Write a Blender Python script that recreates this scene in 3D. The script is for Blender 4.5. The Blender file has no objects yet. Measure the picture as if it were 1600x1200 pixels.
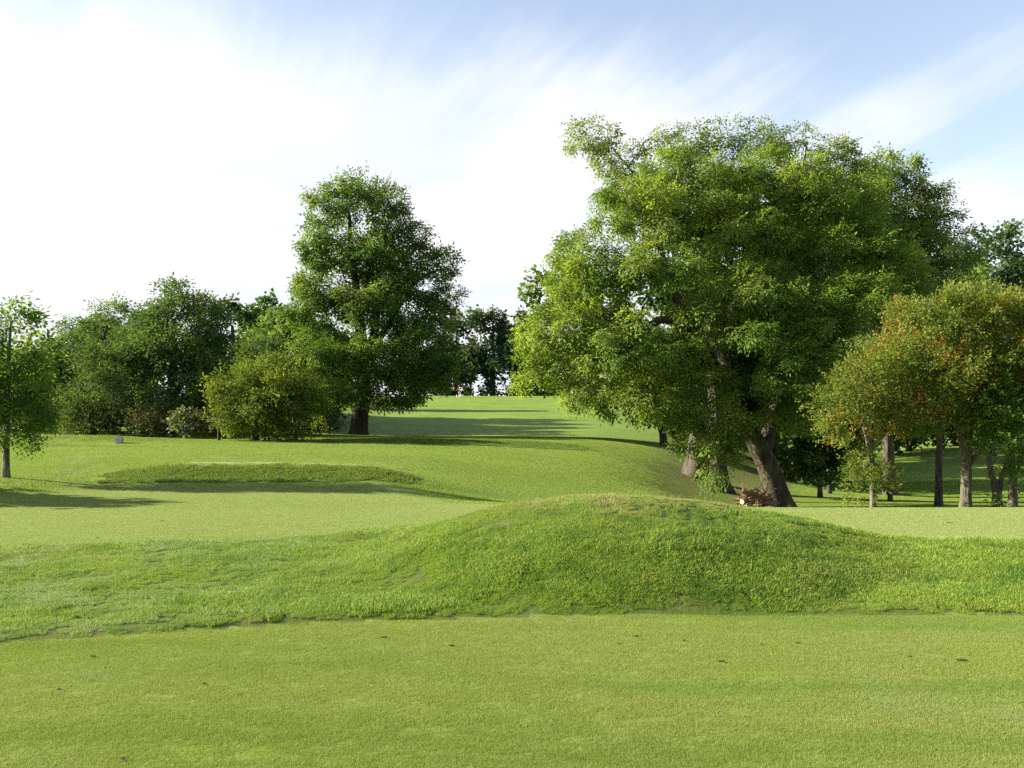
import bpy, math, random
import numpy as np
from mathutils import Vector, Matrix, noise as mnoise

R = math.radians
rng = np.random.default_rng(7)
random.seed(7)
SC = bpy.context.scene
COL = SC.collection

# ------------------------------------------------------------------ camera, sky, sun, exposure
CAM_H = 1.6
F = 1500.0                      # focal length in pixels of the 1600 px wide frame
HOR = 690.0                     # eye-level line
cam_d = bpy.data.cameras.new('camera')
cam = bpy.data.objects.new('camera', cam_d)
COL.objects.link(cam)
cam.location = (0, 0, CAM_H)
cam.rotation_euler = (R(90), 0, 0)
cam_d.sensor_width = 36.0
cam_d.lens = 36.0 * F / 1600.0
cam_d.shift_y = (HOR - 600.0) / 1600.0
cam_d.clip_start = 0.05
cam_d.clip_end = 8000
SC.camera = cam

SUN_EL, SUN_AZ = 22.0, 4.0     # elevation; degrees beyond the picture's left
sd = Vector((-math.cos(R(SUN_EL)) * math.cos(R(SUN_AZ)), math.cos(R(SUN_EL)) * math.sin(R(SUN_AZ)), math.sin(R(SUN_EL))))

world = bpy.data.worlds.new('World')
SC.world = world
world.use_nodes = True


def build_world():
    nt = world.node_tree
    n, l = nt.nodes, nt.links
    n.clear()
    out = n.new('ShaderNodeOutputWorld')
    bg = n.new('ShaderNodeBackground')
    bg.inputs['Strength'].default_value = 0.12
    sky = n.new('ShaderNodeTexSky')
    sky.sky_type = 'NISHITA'
    sky.sun_disc = False
    sky.sun_elevation = R(SUN_EL)
    sky.sun_rotation = math.atan2(sd.x, sd.y)
    sky.air_density = 1.0
    sky.dust_density = 1.2
    tc = n.new('ShaderNodeTexCoord')
    sep = n.new('ShaderNodeSeparateXYZ')
    l.new(tc.outputs['Generated'], sep.inputs[0])

    def math_(op, a, b=None, c=None, clamp=False):
        m = n.new('ShaderNodeMath')
        m.operation = op
        m.use_clamp = clamp
        for i, x in enumerate((a, b, c)):
            if x is None:
                continue
            if isinstance(x, (int, float)):
                m.inputs[i].default_value = x
            else:
                l.new(x, m.inputs[i])
        return m.outputs[0]
    zc = math_('MAXIMUM', sep.outputs['Z'], 0.0)
    den = math_('ADD', zc, 0.22)
    px = math_('DIVIDE', sep.outputs['X'], den)
    py = math_('DIVIDE', sep.outputs['Y'], den)
    comb = n.new('ShaderNodeCombineXYZ')
    l.new(px, comb.inputs[0]); l.new(py, comb.inputs[1])
    # broad soft cloud masses
    n1 = n.new('ShaderNodeTexNoise')
    n1.inputs['Scale'].default_value = 0.95
    n1.inputs['Detail'].default_value = 7
    n1.inputs['Roughness'].default_value = 0.52
    n1.inputs['Distortion'].default_value = 0.4
    l.new(comb.outputs[0], n1.inputs['Vector'])
    # streaky cirrus, drawn out along one direction
    mp = n.new('ShaderNodeMapping')
    mp.vector_type = 'TEXTURE'
    mp.inputs['Rotation'].default_value = (0, 0, R(-66))
    mp.inputs['Scale'].default_value = (2.4, 0.42, 1)
    l.new(comb.outputs[0], mp.inputs['Vector'])
    n2 = n.new('ShaderNodeTexNoise')
    n2.inputs['Scale'].default_value = 1.3
    n2.inputs['Detail'].default_value = 8
    n2.inputs['Roughness'].default_value = 0.6
    n2.inputs['Distortion'].default_value = 0.35
    l.new(mp.outputs[0], n2.inputs['Vector'])
    # cover: overcast on the sun's side and low down, opening towards upper right
    cov = math_('MULTIPLY_ADD', sep.outputs['X'], -0.62, 0.60)
    cov = math_('MULTIPLY_ADD', zc, -1.75, math_('ADD', cov, 0.66))
    rt = n.new('ShaderNodeMapRange'); rt.interpolation_type = 'SMOOTHSTEP'
    rt.inputs['From Min'].default_value = .30; rt.inputs['From Max'].default_value = .50
    l.new(zc, rt.inputs['Value'])
    cov = math_('MINIMUM', cov, 1.2)
    cov = math_('MULTIPLY_ADD', rt.outputs[0], -.95, cov)
    a = math_('MULTIPLY_ADD', math_('SUBTRACT', n1.outputs['Fac'], 0.5), 2.3, cov)
    a = math_('MULTIPLY_ADD', math_('SUBTRACT', n2.outputs['Fac'], 0.5), 2.0, a)
    rmp = n.new('ShaderNodeMapRange')
    rmp.interpolation_type = 'SMOOTHSTEP'
    rmp.inputs['From Min'].default_value = 0.0
    rmp.inputs['From Max'].default_value = 1.0
    rmp.inputs['To Min'].default_value = 0.08
    rmp.inputs['To Max'].default_value = 0.97
    l.new(a, rmp.inputs['Value'])
    # cloud brightness, faint greys in the low cloud
    n3 = n.new('ShaderNodeTexNoise')
    n3.inputs['Scale'].default_value = 1.6
    n3.inputs['Detail'].default_value = 5
    l.new(comb.outputs[0], n3.inputs['Vector'])
    cr = n.new('ShaderNodeValToRGB')
    cr.color_ramp.elements[0].position = 0.34
    cr.color_ramp.elements[0].color = (CL * 0.80, CL * 0.86, CL * 0.93, 1)
    cr.color_ramp.elements[1].position = 0.6
    cr.color_ramp.elements[1].color = (CL, CL, CL, 1)
    l.new(n3.outputs['Fac'], cr.inputs['Fac'])
    mix = n.new('ShaderNodeMix')
    mix.data_type = 'RGBA'
    l.new(rmp.outputs[0], mix.inputs['Factor'])
    tint = n.new('ShaderNodeMix'); tint.data_type = 'RGBA'; tint.blend_type = 'MULTIPLY'
    tint.inputs['Factor'].default_value = 1
    tint.inputs['B'].default_value = (0.70, 0.62, 0.565, 1)
    l.new(sky.outputs[0], tint.inputs['A'])
    l.new(tint.outputs['Result'], mix.inputs['A'])
    l.new(cr.outputs['Color'], mix.inputs['B'])
    l.new(mix.outputs['Result'], bg.inputs['Color'])
    l.new(bg.outputs[0], out.inputs['Surface'])


CL = 2.15
build_world()

sun_d = bpy.data.lights.new('sun', 'SUN')
sun_d.energy = 4.6
sun_d.angle = R(0.6)
sun_d.color = (1.0, 0.92, 0.76)
sun = bpy.data.objects.new('sun', sun_d)
COL.objects.link(sun)
sun.rotation_euler = sd.to_track_quat('Z', 'Y').to_euler()
sun.location = (-60, 20, 40)

SC.view_settings.view_transform = 'Standard'
SC.view_settings.look = 'None'
SC.view_settings.gamma = 1.0
SC.view_settings.use_curve_mapping = False
SC.view_settings.exposure = 2.12
SC.cycles.max_bounces = 6
SC.cycles.diffuse_bounces = 3
SC.cycles.glossy_bounces = 1
SC.cycles.transmission_bounces = 4
SC.cycles.transparent_max_bounces = 4
SC.cycles.use_denoising = False


# ------------------------------------------------------------------ helpers
def tag(o, label=None, cat=None, group=None, kind=None):
    if label: o['label'] = label
    if cat: o['category'] = cat
    if group: o['group'] = group
    if kind: o['kind'] = kind
    return o


def mesh_arrays(name, verts, faces, mat, k=None, smooth=False, attrs=None, parent=None, loc=None):
    """verts (n,3); faces (m,k) of one size, or a list of such arrays."""
    verts = np.asarray(verts, dtype=np.float32)
    fl = faces if isinstance(faces, list) else [faces]
    fl = [np.asarray(f, dtype=np.int32) for f in fl if len(f)]
    me = bpy.data.meshes.new(name)
    me.vertices.add(len(verts))
    me.vertices.foreach_set('co', verts.ravel())
    if fl:
        idx = np.concatenate([f.ravel() for f in fl])
        tot = np.concatenate([np.full(len(f), f.shape[1], dtype=np.int32) for f in fl])
        st = np.concatenate([[0], np.cumsum(tot)[:-1]]).astype(np.int32)
        me.loops.add(len(idx))
        me.loops.foreach_set('vertex_index', idx)
        me.polygons.add(len(tot))
        me.polygons.foreach_set('loop_start', st)
        me.polygons.foreach_set('loop_total', tot)
        me.polygons.foreach_set('use_smooth', np.full(len(tot), bool(smooth)))
    if mat is not None:
        me.materials.append(mat)
    for an, (ty, arr) in (attrs or {}).items():
        at = me.attributes.new(an, ty, 'POINT')
        if ty == 'FLOAT':
            at.data.foreach_set('value', np.asarray(arr, dtype=np.float32).ravel())
        elif ty == 'FLOAT_VECTOR':
            at.data.foreach_set('vector', np.asarray(arr, dtype=np.float32).ravel())
        elif ty == 'INT':
            at.data.foreach_set('value', np.asarray(arr, dtype=np.int32).ravel())
    me.update(calc_edges=True)
    o = bpy.data.objects.new(name, me)
    COL.objects.link(o)
    if parent is not None:
        o.parent = parent
    if loc is not None:
        o.location = loc
    return o


def smoothstep(a, b, x):
    t = np.clip((x - a) / (b - a), 0, 1)
    return t * t * (3 - 2 * t)


# cheap vectorised value noise
_perm = rng.random((256, 256)).astype(np.float64)


def vnoise(x, y):
    xi = np.floor(x).astype(int); yi = np.floor(y).astype(int)
    fx = x - xi; fy = y - yi
    fx = fx * fx * (3 - 2 * fx); fy = fy * fy * (3 - 2 * fy)
    g = lambda i, j: _perm[i % 256, j % 256]
    return (g(xi, yi) * (1 - fx) * (1 - fy) + g(xi + 1, yi) * fx * (1 - fy) + g(xi, yi + 1) * (1 - fx) * fy + g(xi + 1, yi + 1) * fx * fy) - 0.5


def fnoise(x, y, o=4):
    s = 0; a = 1.0
    for i in range(o):
        s = s + a * vnoise(x * 2 ** i + 17.3 * i, y * 2 ** i + 5.1 * i); a *= 0.5
    return s


# ------------------------------------------------------------------ terrain: a surveyed table of heights along rays
def Z(v, D):
    return CAM_H - (v - HOR) * D / F


far = [(75, Z(681, 75)), (100, Z(661, 100)), (135, Z(641, 135)), (170, Z(627, 170)), (196, Z(618.5, 196)), (215, Z(619, 215)), (260, 9.0), (420, 5.0)]
L = {
    -700: [(7.3, 0), (9, .05), (13.5, .25), (20, .2), (24, .3), (30, .6), (40, 1.1), (60, 1.6), (100, 3), (200, 6), (420, 6)],
    0: [(7.5, 0), (9, .05), (13, .22), (20, .15), (23, .27), (25.3, Z(749.5, 25.3)), (27.5, Z(742, 27.5)), (36, Z(719, 36)), (44, Z(703, 44)), (50, Z(697, 50)), (56, Z(686, 56)), (62, Z(680, 62)), (70, Z(673, 70)), (100, 3.4), (200, 7), (420, 6)],
    140: [(7.8, 0), (9, .04), (13, .24), (20, .15), (25, .30), (28, Z(745, 28)), (36, Z(717, 36)), (44, Z(702, 44)), (49, Z(698, 49)), (55, Z(687, 55)), (60, Z(683, 60)), (70, Z(673, 70)), (100, 3.6), (200, 8), (420, 6)],
    185: [(7.9, 0), (9, .04), (13, .25), (20, .16), (25, .30), (27.3, Z(751, 27.3)), (28.6, Z(737, 28.6)), (30, Z(733, 30)), (36, Z(716, 36)), (46, Z(700, 46)), (55, Z(688, 55)), (62, Z(682, 62)), (75, 2.6), (110, 4.5), (200, 9), (420, 6)],
    260: [(8.0, 0), (9.2, .04), (13, .27), (20, .17), (25, .28), (27, Z(751, 27)), (28.2, Z(727, 28.2)), (30, Z(722, 30)), (33.5, Z(720, 33.5)), (38, Z(710, 38)), (46, Z(699, 46)), (56, Z(688, 56)), (62, Z(682, 62)), (75, 2.6), (110, 5), (200, 10), (420, 5)],
    450: [(8.3, 0), (9.5, .06), (13, .3), (20, .2), (25, .28), (27, Z(750, 27)), (28.2, Z(726, 28.2)), (30, Z(722.5, 30)), (34, Z(722, 34)), (38.5, Z(710, 38.5)), (46, Z(699, 46)), (53, Z(690, 53)), (58, Z(684, 58)), (75, 2.5), (110, 5.6), (196, 10.5), (420, 5)],
    600: [(8.5, 0), (9.8, .08), (13, .33), (20, .2), (25, .22), (27, Z(747, 27)), (28, Z(731, 28)), (30, Z(727, 30)), (34, Z(724, 34)), (38.5, Z(712, 38.5)), (46, Z(702, 46)), (52, Z(693, 52)), (54.5, Z(684.5, 54.5)), (58, Z(685, 58))] + far,
    670: [(8.6, 0), (10, .1), (13, .35), (20, .2), (25, .12), (28, Z(752, 28)), (32, Z(738, 32)), (38, Z(715, 38)), (46, Z(703, 46)), (52, Z(695, 52)), (54.5, Z(685, 54.5)), (58, Z(686, 58))] + far,
    800: [(8.7, 0), (10, .15), (13, .4), (20.5, .22), (22.5, .12), (27, Z(785, 27)), (32, Z(756, 32)), (40, Z(725, 40)), (48, Z(706, 48)), (53, Z(697, 53)), (56, Z(688, 56)), (60, Z(687, 60))] + far,
    950: [(8.8, 0), (10, .2), (13, .4), (20.5, .22), (22.5, .05), (28, Z(792, 28)), (34, Z(765, 34)), (42, Z(733, 42)), (50, Z(712, 50)), (55, Z(701, 55)), (60, Z(692, 60)), (66, Z(687, 66)), (75, Z(681, 75))] + far[1:],
    1060: [(8.8, 0), (10, .2), (13, .4), (20.5, .22), (22.5, .0), (30, Z(799, 30)), (40, Z(772, 40)), (50, Z(745, 50)), (58, Z(722, 58)), (66, Z(703, 66)), (76, Z(690, 76)), (100, Z(668, 100)), (140, Z(650, 140)), (200, 8), (260, 8), (420, 5)],
    1130: [(8.8, 0), (10, .15), (12.3, .38), (20.5, .22), (22.5, -.05), (32, Z(803, 32)), (40, Z(789, 40)), (46, Z(772, 46)), (54, Z(756, 54)), (64, Z(728, 64)), (80, Z(704, 80)), (110, 2.5), (200, 6), (420, 5)],
    1220: [(8.8, 0), (10, .12), (12, .37), (20.5, .2), (22.5, -.1), (32, Z(808, 32)), (42, Z(795, 42)), (52, Z(775, 52)), (62, Z(757, 62)), (75, Z(742, 75)), (95, Z(715, 95)), (130, 1), (200, 4), (420, 5)],
    1330: [(8.8, 0), (10, .12), (11.8, .37), (20.5, .2), (22.5, -.1), (30, Z(803, 30)), (38, Z(797, 38)), (48, Z(785, 48)), (56, Z(775, 56)), (66, Z(765, 66)), (80, Z(745, 80)), (100, Z(718, 100)), (130, Z(700, 130)), (200, 4), (420, 5)],
    1480: [(8.8, 0), (10, .12), (11.7, .37), (20.5, .2), (22.5, -.08), (30, Z(801, 30)), (38, Z(794, 38)), (48, Z(787, 48)), (58, Z(782, 58)), (70, Z(755, 70)), (85, Z(728, 85)), (105, Z(705, 105)), (140, Z(686, 140)), (200, 5), (420, 5)],
    1650: [(8.8, 0), (10, .12), (11.7, .37), (20.5, .2), (22.5, -.05), (30, Z(801, 30)), (38, Z(794, 38)), (48, Z(787, 48)), (58, Z(782, 58)), (70, Z(752, 70)), (85, Z(722, 85)), (105, Z(700, 105)), (140, Z(683, 140)), (200, 5), (420, 5)],
    2300: [(8.8, 0), (10, .12), (12.5, .35), (20.5, .2), (24, .0), (38, -.6), (58, -.8), (85, .5), (140, 2), (420, 5)],
}
LD = np.linspace(math.log(5.0), math.log(420), 900)
US = np.arange(-700, 2301, 12.5)


def build_table():
    cols = sorted(L)
    prof = []
    for u in cols:
        pts = [(4.0, 0.0)] + L[u]
        d = np.log([p[0] for p in pts]); z = [p[1] for p in pts]
        prof.append(np.interp(LD, d, z))
    prof = np.array(prof)
    T = np.empty((len(US), len(LD)))
    for j in range(len(LD)):
        T[:, j] = np.interp(US, cols, prof[:, j])

    def blur(a, s, ax):
        r = int(3 * s) + 1
        k = np.exp(-0.5 * (np.arange(-r, r + 1) / s) ** 2); k /= k.sum()
        return np.apply_along_axis(lambda m: np.convolve(np.pad(m, r, mode='edge'), k, mode='valid'), ax, a)
    T = blur(T, 2.2, 0)
    return blur(T, 3.0, 1)


TAB = build_table()


def mound(x, y):
    # long low mound on the near bank
    xx = np.asarray(x); yy = np.asarray(y)
    cx = 1.25 + 0.0 * yy
    rx = np.where(xx < cx, 3.3, 3.45)
    ry = np.where(yy < 11.6, 2.9, 2.6)
    q = ((xx - cx) / rx) ** 2 + ((yy - 11.6) / ry) ** 2
    m = np.clip(1 - q, 0, 1)
    return 0.575 * m ** np.where(xx < cx, 1.3, 1.3)


EDGE_X = np.array([-30, -8, -4.06, -3.18, -1.68, 0, 1.8, 4.8, 9, 30])
EDGE_Y = np.array([7.0, 7.35, 7.62, 7.95, 8.42, 8.72, 8.84, 8.80, 8.9, 9.2])


def edge_y(x):
    return np.interp(x, EDGE_X, EDGE_Y) + 0.10 * fnoise(np.asarray(x) * .7, np.asarray(x) * 0 + 3.3, 3) * 1.2


def height(x, y):
    x = np.asarray(x, dtype=float); y = np.asarray(y, dtype=float)
    ys = np.maximum(y, 5.0)
    u = np.clip(800 + F * x / ys, US[0], US[-1])
    ld = np.clip(np.log(ys), LD[0], LD[-1])
    fu = (u - US[0]) / (US[1] - US[0]); fd = (ld - LD[0]) / (LD[1] - LD[0])
    iu = np.minimum(fu.astype(int), len(US) - 2); jd = np.minimum(fd.astype(int), len(LD) - 2)
    a = fu - iu; b = fd - jd
    z = TAB[iu, jd] * (1 - a) * (1 - b) + TAB[iu + 1, jd] * a * (1 - b) + TAB[iu, jd + 1] * (1 - a) * b + TAB[iu + 1, jd + 1] * a * b
    z = z + mound(x, y)
    # little lip where the longer grass starts, and lumpiness of the rough
    e = edge_y(x)
    r = smoothstep(0, .12, y - e) * (1 - smoothstep(11.8, 13, y) * (np.abs(x) >= 0))
    z = z + r * (0.02 + 0.026 * fnoise(x * 1.3, y * 1.3, 4))
    z = z + 0.016 * fnoise(x * .22, y * .22, 2) * np.minimum(1, y / 6) + 0.05 * fnoise(x * .12, y * .12, 3) * smoothstep(24, 40, y)
    # small rises and hollows on the far left
    g = np.exp(-((x + 24) / 5.0) ** 2)
    z = z + g * (0.22 * np.exp(-((y - 46.5) / 1.1) ** 2) + 0.28 * np.exp(-((y - 54) / 1.5) ** 2) - .15 * np.exp(-((y - 51) / 1.6) ** 2))
    return z


def hz(x, y):
    return float(height(np.array([x]), np.array([y]))[0])


def P(u, v, D):
    return np.array([(u - 800) / F * D, D, CAM_H - (v - HOR) * D / F])


def build_grid():
    ys = [-300, -120, -60, -30, -15, -7, -3, 0, 1.5]
    y = 2.6
    while y < 66:
        ys.append(y); y *= 1.012
    while y < 460:
        ys.append(y); y *= 1.022
    while y < 2500:
        ys.append(y); y *= 1.25
    ys = np.array(ys)
    so = np.array([.64, .68, .72, .76, .8, .8, .8, .8, .8, .8, .8, .8]); ex = np.array([0, 0, 0, 0, 0, 4, 10, 22, 50, 110, 240, 520.])
    s = np.concatenate([-so[::-1], np.linspace(-.62, .62, 300), so])
    off = np.concatenate([-ex[::-1], np.zeros(300), ex])
    Y, S = np.meshgrid(ys, s, indexing='ij')
    W = np.maximum(Y, 0) + 2.5
    W = np.maximum(W, 5)
    X = S * W + off[None]
    Zz = height(X, Y)
    far_ = smoothstep(440, 900, Y)
    Zz = Zz * (1 - far_)
    return X, Y, Zz


def region(x, y):
    """0 rest, 1 fairway, 2 rough bank and mound, 3 putting green"""
    e = edge_y(x)
    u = 800 + F * x / np.maximum(y, 1)
    back = np.interp(u, [-700, 0, 450, 560, 620, 1300, 1380, 1450, 2300], [12.6, 12.6, 12.9, 13.6, 14.4, 14.0, 12.1, 11.75, 11.8]) + .25 * fnoise(x * .5 + 9, y * .0 + 2, 3)
    gb = np.interp(u, [-700, 60, 150, 640, 720, 1500, 2300], [22.5, 23.5, 26.3, 26.2, 22, 22, 22])
    r = np.zeros_like(x, dtype=int)
    r[y <= e] = 1
    r[(y > e) & (y <= back)] = 2
    r[(y > back) & (y <= gb)] = 3
    r[longgrass(x, y) > .35] = 2
    return r


def longgrass(x, y):
    """density of unmown grass on the far little banks"""
    u = 800 + F * x / np.maximum(y, 1)
    a = smoothstep(145, 190, u) * (1 - smoothstep(620, 660, u)) * smoothstep(26.6, 27, y) * (1 - smoothstep(28.2, 28.6, y))
    b = smoothstep(470, 540, u) * (1 - smoothstep(840, 960, u)) * smoothstep(52.0, 52.8, y) * (1 - smoothstep(55.5, 57.5, y))
    return np.maximum(a, b)


# ------------------------------------------------------------------ materials
def new_mat(name):
    m = bpy.data.materials.new(name)
    m.use_nodes = True
    nt = m.node_tree
    nt.nodes.clear()
    return m, nt, nt.nodes, nt.links


def mixc(n, l, fac, a, b, mode='MIX'):
    m = n.new('ShaderNodeMix'); m.data_type = 'RGBA'; m.blend_type = mode
    for sock, val in (('Factor', fac), ('A', a), ('B', b)):
        if isinstance(val, (int, float)):
            m.inputs[sock].default_value = val
        elif isinstance(val, tuple):
            m.inputs[sock].default_value = (*val, 1)
        else:
            l.new(val, m.inputs[sock])
    return m.outputs['Result']


def nz(n, l, vec, scale, detail=4, rough=.55, dist=0.0):
    t = n.new('ShaderNodeTexNoise')
    t.inputs['Scale'].default_value = scale
    t.inputs['Detail'].default_value = detail
    t.inputs['Roughness'].default_value = rough
    t.inputs['Distortion'].default_value = dist
    l.new(vec, t.inputs['Vector'])
    return t.outputs['Fac']


def ramp(n, l, fac, p0, p1, v0=0.0, v1=1.0):
    m = n.new('ShaderNodeMapRange')
    m.interpolation_type = 'SMOOTHSTEP'
    m.inputs['From Min'].default_value = p0
    m.inputs['From Max'].default_value = p1
    m.inputs['To Min'].default_value = v0
    m.inputs['To Max'].default_value = v1
    l.new(fac, m.inputs['Value'])
    return m.outputs[0]


def grass_mat(name, c_main, c_alt, c_dry, dry=.3, dew=.45, sat=None, blade=False, soil=0.0, track=False, patch=1.0, brown=.35, hill=False, fine=.5, bands=.0):
    m, nt, n, l = new_mat(name)
    out = n.new('ShaderNodeOutputMaterial')
    geo = n.new('ShaderNodeNewGeometry')
    pos = geo.outputs['Position']
    n1 = nz(n, l, pos, 0.35 * patch, 5, .6)
    n2 = nz(n, l, pos, 1.6 * patch, 6, .68, .1)
    n3 = nz(n, l, pos, 9.0, 4, .6)
    c = mixc(n, l, ramp(n, l, n1, .3, .7), c_main, c_alt)
    c = mixc(n, l, ramp(n, l, n2, .44, .82, 0, dry), c, c_dry)
    c = mixc(n, l, ramp(n, l, n3, .3, .72, .0, fine), c, tuple(x * .62 for x in c_main))
    n6 = nz(n, l, pos, .55, 4, .55, .3)
    c = mixc(n, l, ramp(n, l, n6, .52, .78, 0, dew), c, (.20, .265, .13))
    n7 = nz(n, l, pos, .8, 5, .65, .2)
    c = mixc(n, l, ramp(n, l, n7, .58, .75, 0, brown), c, (.19, .155, .06))
    if hill:
        sp = n.new('ShaderNodeSeparateXYZ'); l.new(pos, sp.inputs[0])
        n8 = nz(n, l, pos, 2.2, 5, .7)
        mm0 = n.new('ShaderNodeMath'); mm0.operation = 'MULTIPLY'
        l.new(ramp(n, l, sp.outputs['Z'], .70, .92), mm0.inputs[0]); l.new(ramp(n, l, n8, .36, .58), mm0.inputs[1])
        mm1 = n.new('ShaderNodeMath'); mm1.operation = 'MULTIPLY'; mm1.use_clamp = True
        l.new(mm0.outputs[0], mm1.inputs[0]); l.new(ramp(n, l, sp.outputs['Y'], 16, 15), mm1.inputs[1])
        c = mixc(n, l, mm1.outputs[0], c, (.34, .27, .125))
        # heavy dew on the left hand part
        mm2 = n.new('ShaderNodeMath'); mm2.operation = 'MULTIPLY'
        l.new(ramp(n, l, sp.outputs['X'], -.6, -4.5, 0, .75), mm2.inputs[0]); l.new(ramp(n, l, nz(n, l, pos, .9, 5, .6), .36, .60), mm2.inputs[1])
        c = mixc(n, l, mm2.outputs[0], c, (.25, .34, .17))
        c = mixc(n, l, ramp(n, l, nz(n, l, pos, 1.9, 6, .7), .64, .76, 0, .55), c, (.20, .13, .05))
    if soil:
        n4 = nz(n, l, pos, 2.3, 6, .7)
        c = mixc(n, l, ramp(n, l, n4, .66, .74, 0, soil), c, (.16, .12, .06))
    if track:
        at = n.new('ShaderNodeAttribute'); at.attribute_name = 'track'
        c = mixc(n, l, at.outputs['Fac'], c, tuple(x * .5 for x in c_main))
        at2 = n.new('ShaderNodeAttribute'); at2.attribute_name = 'bare'
        at4 = n.new('ShaderNodeAttribute'); at4.attribute_name = 'lip'
        c = mixc(n, l, at4.outputs['Fac'], c, (.31, .33, .12))
        n5 = nz(n, l, pos, .9, 6, .7)
        mm = n.new('ShaderNodeMath'); mm.operation = 'MULTIPLY'
        l.new(at2.outputs['Fac'], mm.inputs[0]); l.new(ramp(n, l, n5, .35, .65), mm.inputs[1])
        c = mixc(n, l, mm.outputs[0], c, (.17, .135, .06))
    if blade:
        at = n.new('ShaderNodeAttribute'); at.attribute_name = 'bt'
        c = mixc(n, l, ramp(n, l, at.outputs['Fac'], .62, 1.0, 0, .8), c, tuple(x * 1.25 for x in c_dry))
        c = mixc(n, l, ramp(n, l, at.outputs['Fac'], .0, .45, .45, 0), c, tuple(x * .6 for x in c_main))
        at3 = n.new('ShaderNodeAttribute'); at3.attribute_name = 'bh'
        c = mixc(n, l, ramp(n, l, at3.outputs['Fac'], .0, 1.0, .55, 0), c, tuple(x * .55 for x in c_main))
    if bands:
        mb = n.new('ShaderNodeMapping'); mb.inputs['Scale'].default_value = (.16, .75, .3); mb.inputs['Rotation'].default_value = (0, 0, R(6))
        l.new(pos, mb.inputs['Vector'])
        c = mixc(n, l, ramp(n, l, nz(n, l, mb.outputs[0], 1.0, 5, .55), .46, .68, 0, bands), c, tuple(x * k_ for x, k_ in zip(c_main, (.66, .74, .8))))
    if hill:
        c = mixc(n, l, ramp(n, l, nz(n, l, pos, 2.6, 5, .62), .48, .64, 0, .6), c, (.055, .150, .014))
    if not blade:
        c = mixc(n, l, 1.0, c, (.78, .78, .78), 'MULTIPLY')
    p = n.new('ShaderNodeBsdfPrincipled')
    l.new(c, p.inputs['Base Color'])
    p.inputs['Roughness'].default_value = .55 if blade else .8
    p.inputs['Specular IOR Level'].default_value = .35 if blade else .12
    sh = p.outputs[0]
    if blade:
        tr = n.new('ShaderNodeBsdfTranslucent')
        l.new(mixc(n, l, .5, c, (.22, .30, .02)), tr.inputs['Color'])
        mx = n.new('ShaderNodeMixShader'); mx.inputs[0].default_value = .38
        l.new(p.outputs[0], mx.inputs[1]); l.new(tr.outputs[0], mx.inputs[2])
        sh = mx.outputs[0]
    else:
        b = n.new('ShaderNodeBump')
        b.inputs['Strength'].default_value = .7
        b.inputs['Distance'].default_value = .05
        l.new(nz(n, l, pos, 22, 6, .75), b.inputs['Height'])
        l.new(b.outputs[0], p.inputs['Normal'])
    l.new(sh, out.inputs['Surface'])
    return m


FAIR = dict(c_main=(.190, .265, .036), c_alt=(.232, .288, .056), c_dry=(.28, .275, .11), dry=.5)
ROUGH = dict(c_main=(.135, .275, .016), c_alt=(.250, .360, .026), c_dry=(.34, .33, .10), dry=.5)
GREEN = dict(c_main=(.232, .302, .076), c_alt=(.270, .325, .108), c_dry=(.27, .29, .12), dry=.5)
LAWN = dict(c_main=(.132, .235, .020), c_alt=(.212, .288, .038), c_dry=(.225, .225, .055), dry=.5)
M_FAIR = grass_mat('mown_fairway_turf', fine=.2, brown=.22, patch=.6, bands=.85, **FAIR)
M_ROUGH = grass_mat('rough_turf', soil=.8, c_main=(.07, .115, .012), c_alt=(.09, .13, .018), c_dry=(.15, .13, .05), dry=.6)
M_GREEN = grass_mat('putting_green_turf', **GREEN)
M_LAWN = grass_mat('lawn_turf', track=True, patch=.45, **LAWN)
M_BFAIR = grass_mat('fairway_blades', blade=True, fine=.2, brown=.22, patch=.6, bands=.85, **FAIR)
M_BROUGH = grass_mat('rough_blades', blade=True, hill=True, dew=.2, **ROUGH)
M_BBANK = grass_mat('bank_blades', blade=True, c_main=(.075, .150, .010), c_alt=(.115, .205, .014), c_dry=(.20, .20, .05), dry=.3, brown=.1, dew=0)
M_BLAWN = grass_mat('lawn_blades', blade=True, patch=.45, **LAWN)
M_BGREEN = grass_mat('green_blades', blade=True, **GREEN)


def bark_mat(name, c1, c2, scale=1.0, moss=0.0):
    m, nt, n, l = new_mat(name)
    out = n.new('ShaderNodeOutputMaterial')
    tc = n.new('ShaderNodeTexCoord')
    mp = n.new('ShaderNodeMapping')
    mp.inputs['Scale'].default_value = (scale * 9, scale * 9, scale * 1.7)
    l.new(tc.outputs['Object'], mp.inputs['Vector'])
    f = nz(n, l, mp.outputs[0], 1.0, 6, .65, .6)
    c = mixc(n, l, ramp(n, l, f, .35, .65), c1, c2)
    if moss:
        f2 = nz(n, l, tc.outputs['Object'], 1.1, 4, .6)
        c = mixc(n, l, ramp(n, l, f2, .5, .68, 0, moss), c, (.09, .11, .03))
    p = n.new('ShaderNodeBsdfPrincipled')
    l.new(c, p.inputs['Base Color'])
    p.inputs['Roughness'].default_value = .9
    p.inputs['Specular IOR Level'].default_value = .15
    b = n.new('ShaderNodeBump'); b.inputs['Strength'].default_value = 1.0; b.inputs['Distance'].default_value = .06
    l.new(f, b.inputs['Height']); l.new(b.outputs[0], p.inputs['Normal'])
    l.new(p.outputs[0], out.inputs['Surface'])
    return m


M_BARK = bark_mat('ash_bark', (.024, .019, .013), (.085, .070, .052), moss=.5)
M_BARK_D = bark_mat('dark_bark', (.03, .026, .02), (.085, .072, .055), moss=.3)
M_BARK_P = bark_mat('pale_bark', (.055, .05, .035), (.17, .155, .11), scale=2.2, moss=.55)


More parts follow.
